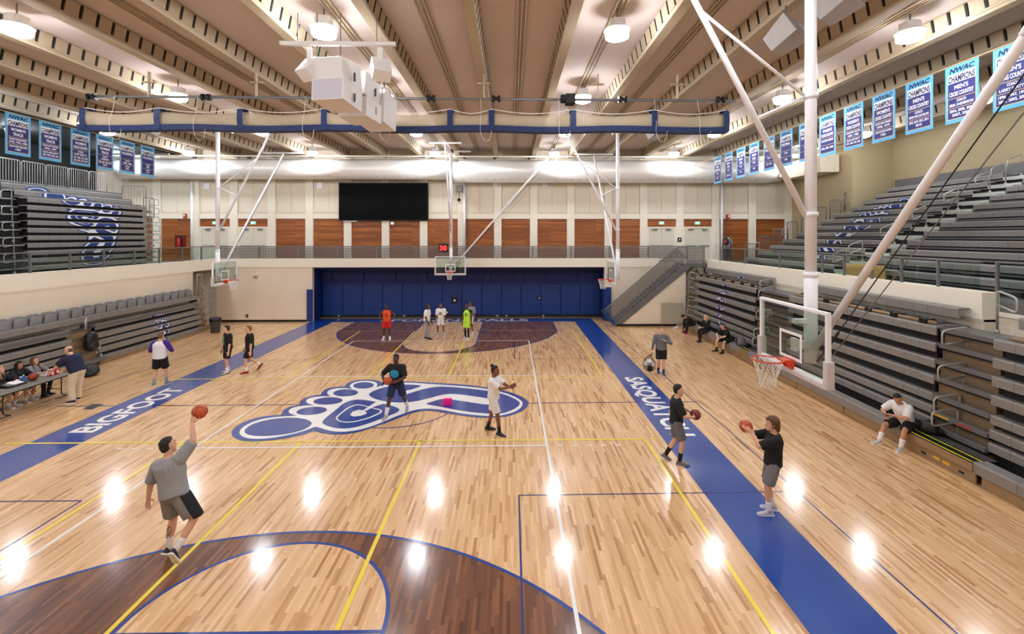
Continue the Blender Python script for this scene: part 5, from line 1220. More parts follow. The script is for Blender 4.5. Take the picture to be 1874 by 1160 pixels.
    # pipes along the ceiling
    tag(MB().tube([(-22, 14.35, 10.42), (22, 14.35, 10.42)], .05, 8).build('sprinkler_pipe', M_TRIM, smooth=True), 'white sprinkler pipe along the back wall above the duct', 'pipe')
    for i, x in enumerate((-6.0, -.95, 1.35, 3.85, 6.3, 8.7, 13.6)):
        t = thing('ceiling_conduit', 'bundle of thin tan conduits along the ceiling between beams, %s from the left' % ORD[i], 'conduit', (x, 0, 11.1), 0, 'conduits along the ceiling')
        for k in (-1, 0, 1): MB().tube([(x+.11*k, -21, 11.08), (x+.11*k, 16, 11.08)], .03, 6).build('pipe', M_BEAM, t, smooth=True)
    for i, (px, py) in enumerate(((355, 283), (455, 283), (790, 282), (850, 283), (905, 284), (968, 284))):
        p = atY(px, py+4, 15.9); tag(MB().bb((p.x-.07, 15.8, p.z-.1), (p.x+.07, 16.1, p.z+.1)).build('beam_shoe', M_BLACK), 'small black fixing where a beam meets the back wall, %s from the left' % ORD[i], 'fixing', 'black fixings on the back wall')
    for i, (a, c) in enumerate((((-21, 12.6, 10.2), (-16.5, 12.6, 10.2)), ((17.5, 13.0, 10.45), (24, 13.0, 10.45)), ((17.5, 12.0, 10.4), (24, 12.0, 10.4)))):
        tag(MB().tube([a, c], .06, 8).build('ceiling_pipe', M_TRIM if i else M_STEEL, smooth=True), ('grey pipe high over the left balcony', 'white pipe over the right balcony beside the square duct', 'second white pipe over the right balcony, nearer the court')[i], 'pipe')
# ================================================================ THE CAST
def mid(px1, px2): return (atZ(*px1)+atZ(*px2))/2
def loc_feet(rz, f1, f2, s):
    """world floor points of the left and right foot -> place and local ankle positions"""
    m = (V(f1)+V(f2))/2; M = Matrix.Rotation(-rz, 3, 'Z'); return m, M @ (V(f1)-m)/s, M @ (V(f2)-m)/s
def grip(t, W, c, i):
    """hand direction and back-of-hand normal for a hand laid on a ball at c (local metres)"""
    return None
def cast():
    Zf = lambda v, z=.09: (v.x, v.y, z)
    FAR = .019; MIDV = .015
    # shooter at the left front, seen from behind, ball raised in the right hand
    t, W, A, K = person('man in grey T-shirt and grey shorts seen from behind, raising a basketball in one hand', (-2.12, -7.08, 0), R(-10), 1.97, 'light', (34, 26, 20), 'short', (152, 154, 158), .92, None, (134, 130, 125), 'shorts', (236, 234, 232), .17, (34, 34, 38), (240, 238, 235),
        pel=(.07, .0, 1.03), side=-16, lean=4, feet=[(-.02, 0, .165), (.30, -.20, .30)], toes=[(38, 6), (58, 14)], kn=[(0, 1, 0), (.9, .6, 0)], hands=[(-.40, .02, .86), (.13, .26, 1.95)], elb=[(-1, -.4, 0), (.8, -.2, -.6)], head=(-14, 6), curl=(.5, .32), girth=1.1, vox=.0105, tee=.012,
        hd=[((-.2, .1, -1), (-1, 0, 0)), ((.05, .25, .95), (.15, -.97, .25))], extra=[])
    w = world(t, W[1]); sd = Matrix.Rotation(t.rotation_euler.z, 3, 'Z') @ V((.02, .135, .155))
    basketball('orange basketball held up by the man in grey', w+sd, (.4, .9, .3))
    b = MB()                                            # dark side stripe of the shorts and the calf tattoo
    s = 1.97/1.78; hip = V((.07+.092, .0, 1.0))*s; kn = K[1]; d = (kn-hip); mdk = cloth('black stripe', (22, 22, 26))
    rg = []
    for q in range(9):
        u = -.06+.9*q/8; p = hip+d*u; rg.append([p+V((.153*s*math.cos(a), .153*s*math.sin(a), 0)) for a in [R(-38+13*j) for j in range(7)]]+[p+V((.11*s*math.cos(a), .11*s*math.sin(a), 0)) for a in [R(40-13*j) for j in range(7)]])
    o = t.location.copy(); b.rings(rg); b.v = [(p[0]+o.x, p[1]+o.y, p[2]) for p in b.v]; b.build('side_panel', mdk, t, smooth=True)
    b = MB(); a0, k0 = A[0], K[0]
    for q in range(6):
        p = a0.lerp(k0, .42+.07*q); r = .0585*s
        for j in range(6):
            if (q*5+j*3) % 4: a = R(-150+j*20); c = p+V((r*math.cos(a), r*math.sin(a), 0)); b.box(c, (.012*s, .005, .012*s), Matrix.Rotation(a+math.pi/2, 3, 'Z'))
    b.v = [(p[0]+o.x, p[1]+o.y, p[2]) for p in b.v]; b.build('tattoo', cloth('tattoo ink', (58, 40, 36)), t)
    # centre, black shirt with blue print, ball at his right side
    rz = R(176); m, fl, fr = loc_feet(rz, atZ(745, 752), atZ(706, 768), 1.07)
    t, W, A, K = person('man in black T-shirt with blue print carrying a basketball across the court emblem', m, rz, 1.9, 'dark', (16, 14, 14), 'short', (20, 20, 22), .9, None, (24, 40, 84), 'shorts', (236, 236, 236), .2, (160, 163, 166), (236, 236, 236),
        pel=(0, .02, .945), feet=[(fl.x, fl.y, .16), (fr.x, fr.y, .09)], toes=[(28, 8), (0, -8)], hands=[(-.10, .33, 1.05), (.28, .24, 1.02)], elb=[(-1, -.4, -.2), (1, -.5, -.2)], hd=[((.95, .2, -.1), (-.2, .95, .1)), ((.1, .75, -.35), (.95, -.1, .1))], curl=(.5, .45), vox=.013, tee=.008, extra=[('print', (40, 150, 200), .02, .27, .27, .22, False, 1)])
    c = world(t, V((.15, .30, 1.06))*1.067); basketball('orange basketball carried against the black shirt with blue print', c, (.2, .4, .9))
    # white kit, hair bun, clapping
    rz = R(-106); m, fl, fr = loc_feet(rz, atZ(893, 786), atZ(914, 797), 1.05)
    person('player with hair bun in white T-shirt and white shorts clapping beside the court emblem', m, rz, 1.88, 'brown', (22, 18, 18), 'bun', (232, 232, 232), .85, None, (228, 226, 226), 'shorts', (24, 24, 28), .14, (26, 28, 34), (60, 62, 66),
        pel=(0, 0, .95), feet=[(fl.x, fl.y, .09), (fr.x, fr.y, .10)], toes=[(0, 10), (10, -10)], hands=[(-.02, .46, 1.20), (.06, .46, 1.24)], elb=[(-1, -.2, -.6), (1, -.2, -.6)], hd=[((.15, .8, .55), (-.95, .2, 0)), ((-.1, .8, .55), (.95, .2, 0))], curl=(.15, .15), vox=.013, tee=.008, extra=[])
    # far group under the basket
    person('man in orange sleeveless jersey and red shorts standing with hands on hips', atZ(708, 620.5), R(184), 1.86, 'dark', (14, 12, 12), 'buzz', (226, 78, 26), 0, None, (196, 22, 30), 'shorts', (230, 230, 230), .08, (232, 232, 232), (240, 240, 240),
        feet=[(-.15, .02, .09), (.15, 0, .09)], hands=[(-.24, .02, 1.0), (.24, .02, 1.0)], elb=[(-1, -.5, 0), (1, -.5, 0)], head=(0, -18), vox=FAR, girth=1.05, extra=[('number', (40, 30, 30), 0, .26, .12, .16, False, '2')])
    person('man in white polo shirt and grey trousers standing in the lane, side on', atZ(781, 620), R(-98), 1.88, 'dark', (16, 14, 14), 'short', (232, 230, 226), .8, None, (138, 140, 142), 'pants', (20, 20, 20), .1, (14, 14, 16), (20, 20, 20),
        feet=[(-.1, -.08, .09), (.1, .14, .09)], hands=[(-.24, .16, .84), (.24, .14, .86)], lean=3, vox=FAR, tee=.01, girth=1.05)
    person('player in white T-shirt with round print and white shorts facing the camera in the lane', atZ(807, 614), R(178), 1.83, 'brown', (18, 16, 16), 'short', (230, 230, 230), .9, None, (226, 226, 226), 'shorts', (200, 206, 220), .1, (150, 164, 196), (235, 235, 235),
        pel=(0, -.03, .93), feet=[(-.16, .02, .09), (.17, .04, .09)], hands=[(-.22, .14, .80), (.22, .14, .80)], lean=5, head=(0, 8), vox=FAR, tee=.012, extra=[('print', (150, 130, 150), 0, .27, .17, .16, False, 1)])
    person('player in lime green jersey and shorts with black sleeves and tights', atZ(855, 620), R(160), 1.87, 'dark', (14, 12, 12), 'buzz', (186, 236, 66), .3, (18, 18, 20), (176, 228, 60), 'shorts', (16, 16, 18), .36, (180, 180, 178), (235, 235, 235),
        feet=[(-.09, .04, .09), (.1, -.04, .09)], hands=[(-.25, .06, .8), (.25, .06, .8)], vox=FAR, extra=[('number', (40, 60, 30), 0, .26, .12, .16, False, '5')])
    person('player in grey T-shirt and white shorts half hidden behind the lime green jersey', atZ(862, 612), R(150), 1.86, 'brown', (14, 12, 12), 'shaggy', (128, 128, 134), .9, None, (222, 222, 224), 'shorts', (230, 230, 230), .1, (170, 170, 176), (235, 235, 235), feet=[(-.1, 0, .09), (.12, 0, .09)], vox=FAR, tee=.008)
    # left side
    rz = R(8); m, fl, fr = loc_feet(rz, atZ(281, 706), atZ(305, 703), 1.09)
    person('man in white shirt with purple sleeves seen from behind at the left sideline', m, rz, 1.93, 'light', (120, 84, 50), 'short', (232, 232, 234), 1.32, (66, 32, 132), (16, 14, 20), 'shorts', (150, 156, 162), .16, (120, 124, 130), (228, 228, 230),
        feet=[(fl.x, fl.y, .09), (fr.x, fr.y, .09)], hands=[(-.17, .26, 1.10), (.19, .24, 1.10)], elb=[(-1, -.8, -.4), (1, -.8, -.4)], vox=MIDV, tee=.012, girth=1.08)
    rz = R(138); m = atZ(417, 682)
    person('young man in black T-shirt with green print by the left blue sideline', m, rz, 1.9, 'light', (52, 36, 26), 'short', (18, 18, 20), .95, None, (16, 16, 18), 'shorts', (238, 238, 238), .14, (214, 214, 214), (24, 24, 26),
        feet=[(-.12, .06, .09), (.13, -.06, .09)], hands=[(-.27, .06, .80), (.26, .12, .80)], head=(-22, 0), vox=MIDV, tee=.01, extra=[('print', (96, 150, 90), 0, .25, .16, .30, False, 0)])
    rz = R(124); m = atZ(457, 681)
    person('red-haired man in black T-shirt with red lettering, black shorts and red shoes walking left', m, rz, 1.9, 'light', (150, 88, 46), 'short', (18, 18, 20), .9, None, (16, 16, 18), 'shorts', (240, 240, 240), .14, (150, 18, 26), (120, 14, 22),
        pel=(0, 0, .945), feet=[(-.08, .12, .09), (.1, -.34, .22)], toes=[(0, 8), (48, -8)], kn=[(0, 1, 0), (.1, 1, 0)], hands=[(-.27, .0, .80), (.28, .14, .82)], vox=MIDV, tee=.008, extra=[('print', (150, 30, 40), 0, .28, .22, .09, False, 0)])
    t, W, A, K = person('older man in navy polo shirt and khaki trousers leaning over the scorer\'s table', mid((127, 733), (144, 736))+V((.05, 0, 0)), R(84), 1.9, 'light', (92, 80, 72), 'bald', (24, 30, 60), .85, None, (214, 202, 180), 'pants', (20, 20, 20), .1, (26, 30, 50), (230, 230, 230),
        pel=(0, -.06, .96), lean=24, feet=[(-.14, -.06, .09), (.14, .08, .09)], hands=[(-.28, .56, .92), (.12, .58, .88)], elb=[(-1, -.6, .2), (1, -.6, .2)], head=(8, 8), vox=MIDV, tee=.014, girth=1.16)
    # the table crew
    SX = -12.52
    def seated(label, y, rz, **k):
        return person(label, (SX, y, 0), R(rz), pel=(0, 0, .585), feet=k.pop('feet', [(-.12, .36, .09), (.12, .40, .09)]), kn=[(-.1, .8, 1), (.1, .8, 1)], vox=MIDV, **k)
    seated('woman with long brown hair in grey top seated at the table\'s far end', .98, -86, H=1.70, skin='light', hair=(104, 66, 44), hairs='long', top=(132, 134, 138), sleeve=1.2, slv=(132, 134, 138), bottom=(22, 22, 26), legs='tights', sock=(20, 20, 22), shoe=(20, 20, 22), sole=(30, 30, 30), hands=[(-.14, .42, .86), (.12, .44, .86)], head=(-10, 6))
    seated('woman with black hair in black jacket seated second from the far end of the table', .47, -92, H=1.70, skin='tan', hair=(18, 14, 14), hairs='long', top=(20, 20, 22), sleeve=1.9, slv=(20, 20, 22), bottom=(30, 30, 34), legs='shorts', sock=(236, 236, 236), sockh=.1, shoe=(225, 225, 225), hands=[(-.10, .48, .88), (.16, .46, .88)], head=(-4, -6))
    seated('woman with long blonde hair in black jacket seated behind the blue bottle', -.10, -84, H=1.70, skin='light', hair=(190, 148, 92), hairs='long', top=(24, 24, 26), sleeve=1.9, slv=(24, 24, 26), bottom=(30, 30, 34), legs='shorts', sock=(236, 236, 236), sockh=.1, shoe=(228, 228, 228), hands=[(-.14, .42, .86), (.14, .42, .86)], head=(20, 8))
    seated('person in grey top at the table\'s near end, cut off by the picture edge', -.66, -80, H=1.72, skin='light', hair=(120, 84, 54), hairs='long', top=(126, 128, 132), sleeve=1.5, slv=(126, 128, 132), bottom=(34, 34, 38), legs='shorts', sock=(236, 236, 236), sockh=.1, shoe=(40, 40, 42), sole=(235, 235, 235), hands=[(-.05, .36, 1.0), (.05, .38, 1.02)], elb=[(-1, -.2, -.6), (1, -.2, -.6)], head=(10, 0))
    for i, y in enumerate((.98, .47, -.10, -.66)):
        c = thing('folding_chair', 'black folding chair under the %s person at the table, counted from the far end' % ORD[i], 'chair', (SX, y, 0), R(-90), 'black folding chairs behind the table'); o = V((SX, y, 0))
        def bl(b, n, m): b.v = [(p[0]+o.x, p[1]+o.y, p[2]) for p in b.v]; b.build(n, m, c, bevel=.006)
        b = MB(); b.box((0, .04, .435), (.40, .40, .03)); bl(b, 'seat', M_BLACK); b = MB(); b.box((0, -.2, .72), (.40, .025, .2)); bl(b, 'backrest', M_BLACK)
        for s in (-1, 1): b = MB(); b.tube([(s*.21, .22, 0), (s*.21, -.2, .82)], .012, 6); bl(b, 'leg', M_BLACK); b = MB(); b.tube([(s*.19, -.24, 0), (s*.19, .2, .43)], .012, 6); bl(b, 'leg', M_BLACK)
    # right side
    rz = R(172); t, W, A, K = person('man in grey hooded top and black shorts walking with a bag of balls', atZ(1210, 684), rz, 1.88, 'light', (120, 92, 66), 'short', (104, 108, 112), 1.85, (104, 108, 112), (14, 14, 16), 'shorts', (40, 60, 110), .12, (50, 72, 120), (190, 196, 204),
        feet=[(-.06, .14, .09), (.08, -.12, .12)], toes=[(0, 8), (14, -8)], hands=[(-.10, .20, 1.28), (.36, .10, .84)], elb=[(-1, -.3, -.5), (.6, -.8, 0)], vox=MIDV, tee=.016)
    w = world(t, W[1])
    bg = thing('ball_bag', 'black mesh bag of white and black balls carried by the grey hooded man', 'bag', (w.x-.1, w.y, 0))
    mbk = cloth('bag netting', (20, 20, 22)); mw = mat('white ball leather', (226, 226, 226), .5); cc = V((w.x-.12, w.y-.06, .40))
    for i, (x, y, z, m) in enumerate(((-.11, 0, .02, mw), (.12, .03, -.02, mw), (0, -.1, -.13, mbk), (.0, .12, .0, mbk), (-.02, -.08, .13, mw))): MB().ball(cc+V((x, y, z)), .115, 14, 10).build('ball', m, bg, smooth=True)
    b = MB()
    for i in range(12):
        a = 2*math.pi*i/12; b.tube([w+V((0, 0, -.1)), cc+V((.12*math.cos(a), .12*math.sin(a), .27)), cc+V((.25*math.cos(a), .22*math.sin(a), .05)), cc+V((.2*math.cos(a), .18*math.sin(a), -.18)), cc+V((0, 0, -.29))], .006, 4, cap=False)
    for z, r in ((.22, .16), (.1, .24), (-.03, .25), (-.15, .22), (-.24, .12)): b.tube([cc+V((r*math.cos(2*math.pi*i/14), r*.9*math.sin(2*math.pi*i/14), z)) for i in range(14)], .006, 4, closed=True)
    b.tube([w+V((0, 0, .02)), w+V((0, 0, -.12))], .018, 6); b.build('netting', mbk, bg)
    rz = R(-104); t, W, A, K = person('young man in black T-shirt holding a dark red basketball on the right sideline', atZ(1238, 846), rz, 1.9, 'light', (24, 18, 16), 'short', (18, 18, 20), .9, None, (104, 104, 110), 'shorts', (22, 22, 24), .18, (126, 122, 108), (120, 130, 160),
        pel=(0, 0, .95), feet=[(-.08, -.22, .13), (.08, .06, .09)], toes=[(30, 10), (0, -8)], hands=[(-.12, .33, 1.10), (.12, .33, 1.08)], elb=[(-1, -.6, -.2), (1, -.6, -.2)], hd=[((.45, .75, .1), (-.85, .45, .1)), ((-.45, .75, .1), (.85, .45, .1))], curl=(.4, .4), vox=.0125, tee=.006)
    basketball('dark red basketball held in front of the black T-shirt on the blue sideline', world(t, V((0, .40, 1.10))*1.067), (.5, .2, .6), .121, (128, 42, 40))
    rz = R(72); t, W, A, K = person('young man with shaggy brown hair in black T-shirt shooting at the right border', atZ(1412, 938), rz, 1.9, 'light', (104, 70, 44), 'shaggy', (18, 18, 20), .95, None, (120, 118, 120), 'shorts', (232, 230, 230), .16, (186, 186, 194), (240, 238, 240),
        pel=(0, -.02, .955), feet=[(-.10, .06, .09), (.10, -.04, .09)], hands=[(-.06, .34, 1.46), (.10, .38, 1.49)], elb=[(-.5, .6, -1), (.5, .6, -1)], hd=[((.1, .8, .55), (-.9, 0, .3)), ((-.1, .9, .1), (.1, .2, 1))], curl=(.3, .35), lean=-3, vox=.0115, tee=.01)
    basketball('orange basketball in the air in front of the shooting man on the right', atY(1365, 780, -5.75), (.9, .1, .3))
    # seated on the right bench
    t, W, A, K = person('man in white T-shirt sitting on the front bench looking down at a phone', (13.80, -3.06, 0), R(104), 1.84, 'tan', (18, 16, 16), 'short', (232, 230, 230), .9, None, (20, 20, 24), 'shorts', (238, 238, 238), .2, (188, 188, 190), (244, 244, 244),
        pel=(0, 0, .59), lean=22, feet=[(-.24, .50, .09), (.20, .60, .09)], kn=[(-.5, .8, 1), (.5, .8, 1)], hands=[(-.02, .46, .78), (.14, .48, .74)], elb=[(-1, -.1, -.4), (1, -.1, -.4)], head=(30, -12), vox=.0125, tee=.008, girth=1.06)
    p = (world(t, W[0])+world(t, W[1]))/2+V((-.10, -.02, .03)); tag(MB().box(p, (.08, .15, .01), Matrix.Rotation(.5, 3, 'Y')).build('phone', M_BLACK, bevel=.003), 'black phone held by the seated man in white', 'phone')
    b = MB(); q = W[1]; b.tube([t.location+V((q.x, q.y, q.z))+V((.0, 0, 0))+V((.036*math.cos(a), .02*math.sin(a), .034*math.sin(a))) for a in [2*math.pi*i/14 for i in range(14)]], .006, 5, closed=True); b.build('wristband', mat('yellow wristband', (226, 190, 60), .5), t)
    person('young man in black T-shirt sitting elbows on knees on the far bench', (13.72, 6.55, 0), R(104), 1.84, 'light', (20, 16, 16), 'short', (16, 16, 18), .9, None, (14, 14, 16), 'shorts', (20, 20, 22), .1, (22, 22, 24), (40, 40, 42),
        pel=(0, 0, .59), lean=26, feet=[(-.20, .46, .09), (.20, .46, .09)], kn=[(-.4, .8, 1), (.4, .8, 1)], hands=[(-.06, .50, .66), (.06, .52, .66)], elb=[(-1, .2, -.2), (1, .2, -.2)], head=(18, 4), vox=.017)
    person('woman with blonde hair in long black coat and boots sitting on the far front bench', (13.62, 8.75, 0), R(112), 1.72, 'light', (206, 172, 128), 'long', (14, 14, 16), 1.9, (14, 14, 16), (40, 30, 28), 'tights', (30, 24, 22), .36, (34, 26, 24), (30, 24, 22),
        pel=(0, 0, .61), feet=[(-.08, .50, .09), (.08, .40, .09)], kn=[(-.1, .8, 1), (.1, .8, 1)], hands=[(-.08, .30, .76), (.10, .32, .76)], head=(-8, 0), coat=.9, vox=.017)
    person('person in black bending forward over red shoes at the far end of the front bench', (13.62, 10.5, 0), R(98), 1.8, 'tan', (20, 16, 16), 'short', (18, 18, 20), 1.6, (18, 18, 20), (16, 16, 18), 'pants', (220, 220, 220), .1, (190, 30, 36), (235, 235, 235),
        pel=(0, 0, .60), lean=52, feet=[(-.12, .46, .09), (.14, .44, .09)], kn=[(-.2, .8, 1), (.2, .8, 1)], hands=[(-.12, .52, .30), (.14, .52, .30)], elb=[(-1, .1, 0), (1, .1, 0)], head=(0, -10), vox=.019)
    p = atY(1331, 460, 15.4); t, W, A, K = person('person in grey hooded top with backpack standing on the balcony by the right doors', (p.x, 15.4, 3.75), R(-50), 1.8, 'light', (60, 50, 44), 'short', (120, 122, 124), 1.9, (120, 122, 124), (60, 62, 70), 'pants', (20, 20, 20), .1, (40, 40, 42), vox=FAR, lean=10, head=(0, -14), tee=.02, hands=[(-.2, .3, 1.05), (.2, .3, 1.05)])
    bp = thing('backpack', 'black and red backpack worn by the person on the balcony', 'backpack', (p.x, 15.4, 5.0)); M = Matrix.Rotation(R(-50), 3, 'Z'); c = V((p.x, 15.4, 5.05))+M @ V((0, -.2, 0))
    MB().ball(c, (.19, .13, .27), 14, 10, M).build('bag', M_BLACK, bp, smooth=True); MB().ball(c+M @ V((0, -.08, -.05)), (.13, .09, .14), 12, 8, M).build('pocket', mat('red pocket', (160, 24, 30), .6), bp, smooth=True)

def soft_bag(name, label, cat, c, d, m, strap=True, seed=0, rot=0):
    """a slumped bag : squared-off lump with a pocket and straps"""
    t = thing(name, label, cat, (c[0], c[1], c[2])); c = V(c); M = Matrix.Rotation(rot, 3, 'Z')
    def lump(cc, dd, nm, mm):
        b = MB(); rg = []; n = 20
        for i in range(11):
            v = -1+2*i/10; v = max(-.98, min(.98, v)); k = (1-abs(v)**3)**.4; ring = []
            for j in range(n):
                a = 2*math.pi*j/n; cx, sy = math.cos(a), math.sin(a); e = (abs(cx)**3+abs(sy)**3)**(-1/3)
                w = 1+.10*noise.noise(V((cx*1.7+seed, sy*1.7, v*2)))
                ring.append(cc+M @ V((dd[0]*cx*e*k*w*(1-.12*v), dd[1]*sy*e*k*w*(1-.2*v), dd[2]*(v+1))))
            rg.append(ring)
        return b.rings(rg).build(nm, mm, t, smooth=True)
    lump(c, (d[0]/2, d[1]/2, d[2]/2), 'bag_body', m); lump(c+M @ V((0, -d[1]*.42, .03)), (d[0]*.34, d[1]*.22, d[2]*.24), 'pocket', m)
    if strap: b = MB(); [b.tube([c+M @ V((x, d[1]*.4, d[2]*.9)), c+M @ V((x*1.2, d[1]*.75, d[2]*.6)), c+M @ V((x*1.1, d[1]*.5, d[2]*.1))], .016, 6) for x in (-d[0]*.22, d[0]*.22)]; b.tube([c+M @ V((-.05, 0, d[2]*.98)), c+M @ V((0, 0, d[2]*1.1)), c+M @ V((.05, 0, d[2]*.98))], .01, 6); b.build('strap', m, t, smooth=True)
    return t
def props():
    # scorer's table
    t = thing('folding_table', 'long grey folding table of the scorers at the left sideline', 'table', (-11.68, -.12, 0))
    b = MB(); ol = rounded([(-12.06, -1.33, 0), (-11.3, -1.33, 0), (-11.3, 1.1, 0), (-12.06, 1.1, 0), (-12.06, -1.33, 0)], .06)[1:-1]
    pl = [(-12.06, -1.27)]+[(p.x, p.y) for p in ol if True]+[(-12.0, -1.33)]
    pl = []
    for cx, cy, a0 in ((-11.36, -1.27, -90), (-11.36, 1.04, 0), (-12.0, 1.04, 90), (-12.0, -1.27, 180)):
        for k in range(5): a = R(a0+22.5*k); pl.append((cx+.06*math.cos(a), cy+.06*math.sin(a)))
    b.prism(pl, (0, 0, .715), (1, 0, 0), (0, 1, 0), .022); b.build('tabletop', mat('grey laminate', (126, 122, 114), .4, var=.1, scale=14), t)
    b = MB(); b.prism([(x*1+(.004 if x > -11.7 else -.004), y) for x, y in pl], (0, 0, .70), (1, 0, 0), (0, 1, 0), .03); b.build('edge_band', M_BLACK, t)
    for y in (-1.0, .78):
        b = MB(); b.tube(rounded([(-11.42, y+.22, .02), (-11.42, y, .12), (-11.42, y, .7)], .08), .016, 8); b.tube(rounded([(-11.94, y+.22, .02), (-11.94, y, .12), (-11.94, y, .7)], .08), .016, 8)
        b.tube([(-11.42, y, .3), (-11.94, y, .3)], .012, 6); b.tube([(-11.42, y+.2, .03), (-11.42, y-.2, .03)], .014, 6); b.tube([(-11.94, y+.2, .03), (-11.94, y-.2, .03)], .014, 6); b.tube([(-11.68, y, .3), (-11.68, y+(.45 if y < 0 else -.45), .7)], .012, 6); b.build('leg', M_BLACK, t, smooth=True)
    z = .738
    basketball('brown basketball resting on the scorer\'s table', (-11.84, .28, z+.121), (.2, .7, .1), .121, (150, 66, 40))
    p = atZ(27, 706, z); s = thing('scoreboard_console', 'white and black scoreboard console on the near end of the table', 'console', p.to_tuple()); c = V((p.x-.05, p.y, z))
    b = MB(); b.prism([(-.17, 0), (.17, 0), (.17, .03), (-.17, .1)], c+V((0, .26, 0)), (1, 0, 0), (0, 0, 1), .52); b.build('case', M_BLACK, s); b = MB(); b.prism([(-.16, .1), (.1, .052), (.1, .056), (-.16, .106)], c+V((0, .24, 0)), (1, 0, 0), (0, 0, 1), .3); b.build('panel', M_WHITEM, s)
    b = MB(); [b.box(c+V((-.1+.05*i, -.18+.045*j, .093-.0095*i)), (.03, .03, .012)) for i in range(4) for j in range(3)]; b.build('keys', mat('pale key', (190, 190, 194), .5), s)
    p = atZ(39, 694, .80); s = thing('paper_cup', 'white and teal cup on the table beside the basketball', 'cup', (p.x, p.y, z)); MB().lathe([(.032, 0), (.043, .13), (.045, .135), (.04, .13)], (p.x, p.y, z), 16).build('cup', mat('teal cup', (120, 196, 190), .5, var=.3, scale=30), s, smooth=True); MB().lathe([(.046, .132), (.046, .145), (.03, .15)], (p.x, p.y, z), 16).build('lid', M_WHITEM, s)
    p = atZ(49, 687, .80); s = thing('bottle', 'bright blue bottle on the table behind the basketball', 'bottle', (-11.98, .12, z)); MB().lathe([(.04, 0), (.042, .02), (.042, .17), (.025, .2)], (-11.98, .12, z), 14).build('bottle', mat('bright blue plastic', (30, 110, 200), .4), s, smooth=True); MB().lathe([(.02, .2), (.02, .23)], (-11.98, .12, z), 10).build('cap', M_WHITEM, s)
    p = atZ(86, 682, .8); s = thing('paper_stack', 'white papers lifted from the table in front of the older man', 'paper', (p.x, p.y, z)); b = MB(); [b.box((p.x+.01*i, p.y+.02*i, z+.05+.008*i), (.24, .32, .002), Matrix.Rotation(.25+.03*i, 3, 'X')) for i in range(5)]; b.build('sheets', M_WHITEM, s); MB().bb((p.x-.12, p.y-.12, z), (p.x+.1, p.y+.14, z+.05)).build('box', mat('pale box', (190, 196, 206), .6), s)
    for i, (px, d) in enumerate(((101.5, '8'), (112.5, '4'))):
        p = V((-11.74, .80+.17*i, z)); s = thing('score_card', 'red flip score card showing white %s, %s' % (d, 'next to the papers' if i == 0 else 'at the far table end'), 'score card', p.to_tuple(), 0)
        M = Matrix.Rotation(R(18), 3, 'Z'); mm = mat('score red', (184, 30, 44), .5)
        b = MB(); b.box(p+V((0, 0, .105)), (.012, .15, .21), Matrix.Rotation(R(-12), 3, 'Y')); b.build('card', mm, s); b = MB(); b.box(p+V((-.07, 0, .10)), (.012, .15, .2), Matrix.Rotation(R(16), 3, 'Y')); b.build('easel_back', mm, s)
        b = MB(); text3(b, d, p+V((.027, 0, .03)), (0, 1, 0), Matrix.Rotation(R(-12), 3, 'Y') @ V((0, 0, 1)), width=.085, height=.14, align='C', bold=.03); b.build('digit', M_WHITEM, s)
    # floor things
    soft_bag('sports_bag', 'black bag on the floor beside the khaki trousers', 'bag', (-12.75, 3.25, 0), (.66, .5, .42), M_BLACK, True, 2, .4)
    t = soft_bag('backpack', 'black backpack hanging from the tube rail at the aisle of the left bleachers', 'backpack', (-13.69, 4.42, .66), (.50, .32, .82), M_BLACK, True, 5, R(90)); MB().tube(rounded([(-13.70, 4.40, 1.44), (-13.75, 4.33, 1.69), (-13.80, 4.28, 1.69), (-13.74, 4.40, 1.42)], .04), .012, 6).build('hang_loop', M_BLACK, t, smooth=True)
    soft_bag('backpack', 'grey and black backpack on the front bench beside the young man in black', 'backpack', (13.86, 5.62, .5), (.45, .34, .42), mat('grey bag cloth', (96, 96, 98), .8), True, 9, R(60))
    soft_bag('sports_bag', 'small black bag on the bench behind the man with the phone', 'bag', (14.0, -3.52, .487), (.32, .4, .3), M_BLACK, True, 4, .8)
    q = [atZ(*p) for p in ((152, 748.7), (167.5, 740), (188, 740), (169.5, 749))]; b = MB(); b.prism([(p.x, p.y) for p in reversed(q)], (0, 0, .002), (1, 0, 0), (0, 1, 0), .012); tag(b.build('floor_mat', mat('dark grey mat', (62, 66, 66), .8)), 'dark grey rectangular mat on the floor left of the blue sideline', 'mat')
    p = atZ(819, 743); tag(MB().bb((p.x-.135, p.y, .008), (p.x+.135, p.y+.09, .23)).build('foam_block', mat('bright magenta foam', (255, 0, 150), .6), bevel=.012), 'bright magenta block on the white stripe of the court emblem', 'block')
    t = thing('trash_can', 'dark grey trash bin with black liner at the end of the left bleachers', 'bin', (-12.98, 11.3, 0)); MB().lathe([(.2, .0), (.225, .01), (.275, .72), (.29, .73), (.29, .78), (.26, .78), (.25, .5)], (-12.98, 11.3, 0), 24).build('bin', mat('charcoal plastic', (66, 66, 72), .5), t, smooth=True); MB().lathe([(.292, .64), (.30, .66), (.302, .8), (.27, .815), (.25, .7)], (-12.98, 11.3, 0), 24, cap=False).build('liner', M_BLACK, t, smooth=True)
    t = thing('water_bottle', 'red bottle on the bench tread beside the near backboard edge', 'bottle', (14.05, .35, .27)); MB().lathe([(.035, .0), (.037, .02), (.037, .17), (.02, .2)], (14.05, .35, .31), 14).build('bottle', mat('red bottle', (190, 24, 34), .4), t, smooth=True); MB().lathe([(.018, .2), (.018, .225)], (14.05, .35, .31), 10).build('cap', M_BLACK, t)
    t = thing('towel', 'crumpled white towel on the bench tread behind the near backboard', 'towel', (14.05, .0, .3)); b = MB(); rg = []
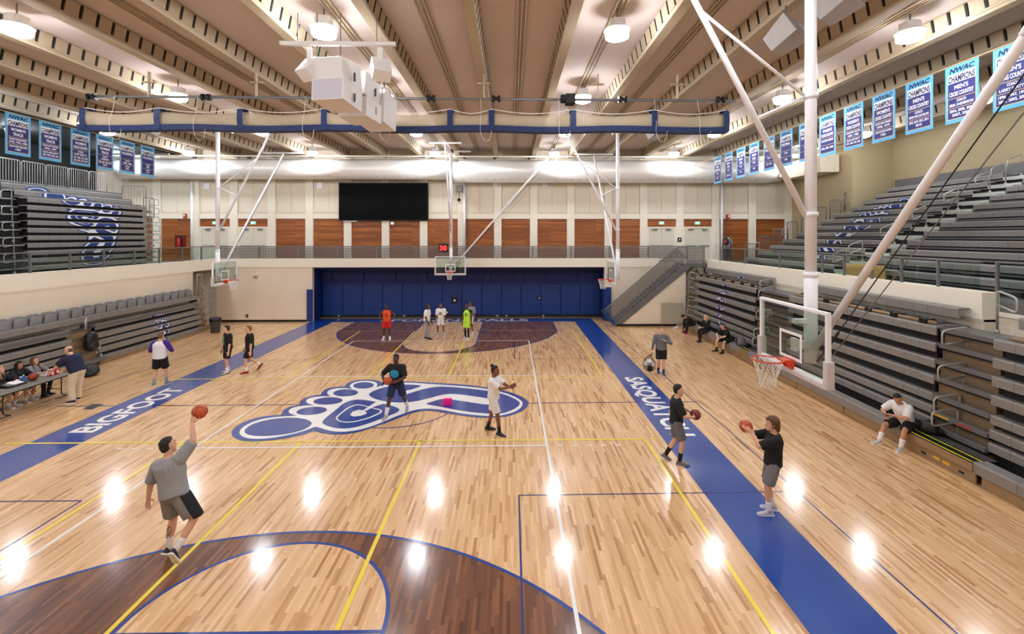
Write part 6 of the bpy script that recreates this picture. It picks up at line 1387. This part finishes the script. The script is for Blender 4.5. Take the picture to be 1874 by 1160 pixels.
    for i in range(7):
        v = i/6; rg.append([V((14.05+(.16*(1-v*.7)+.03*noise.noise(V((j*.9, i*.8, 1))))*math.cos(2*math.pi*j/14), .02+(.2*(1-v*.7)+.03*noise.noise(V((j, i, 4))))*math.sin(2*math.pi*j/14), .305+.14*v*v**.2)) for j in range(14)])
    b.rings(rg).build('cloth', cloth('towel', (232, 232, 234)), t, smooth=True)
    t = thing('sneaker_pair', 'pair of white sneakers on the floor by the far end of the front bench', 'shoes', atZ(1239, 601).to_tuple())
    for k in (-1, 1):
        c = atZ(1239, 601)+V((.0, .09*k, 0)); b = MB(); rg = []
        for y, w, h in ((-.075, .02, .05), (-.06, .034, .09), (-.02, .04, .11), (.03, .042, .09), (.09, .047, .064), (.15, .048, .05), (.2, .026, .03)): rg.append([c+V((-y, w*math.cos(q_), .012+h*(.5+.5*math.sin(q_)))) for q_ in [2*math.pi*j/12 for j in range(12)]])
        b.rings(rg).build('sneaker', mat('white shoe', (230, 230, 232), .5), t, smooth=True)
# ================================================================ BUILD
LAMP = 95
cast(); props(); room(); bleachers(); rails(); stairs()
goal('ceiling-hung basketball goal over the far end of the court, in front of the blue alcove', (-.08, 13.1), 0, .2, 1, 6.1)
goal('ceiling-hung basketball goal over the left side, beyond the left bleachers', (-10.0, 7.3), R(90), .25, 1, 6.3)
goal('ceiling-hung basketball goal over the far right side, by the stairs', (8.4, 7.4), R(-90), .25, -1, 6.4)
goal('near ceiling-hung basketball goal with white mast at the right of the picture', (8.2, -7.3), R(-90), .3, 1, 5.75)
lights(); banners(); curtain(); speakers(); wall_things()
w = bpy.data.worlds.new('world'); SC.world = w; w.use_nodes = True
w.node_tree.nodes['Background'].inputs[0].default_value = (.02, .02, .022, 1)
vs = SC.view_settings; vs.view_transform = 'Standard'; vs.look = 'None'; vs.exposure = .42; vs.gamma = 1
SC.cycles.max_bounces = 8; SC.cycles.transparent_max_bounces = 16; SC.cycles.diffuse_bounces = 5; SC.cycles.glossy_bounces = 4
SC.cycles.caustics_reflective = False; SC.cycles.caustics_refractive = False
SC.cycles.sample_clamp_indirect = 10
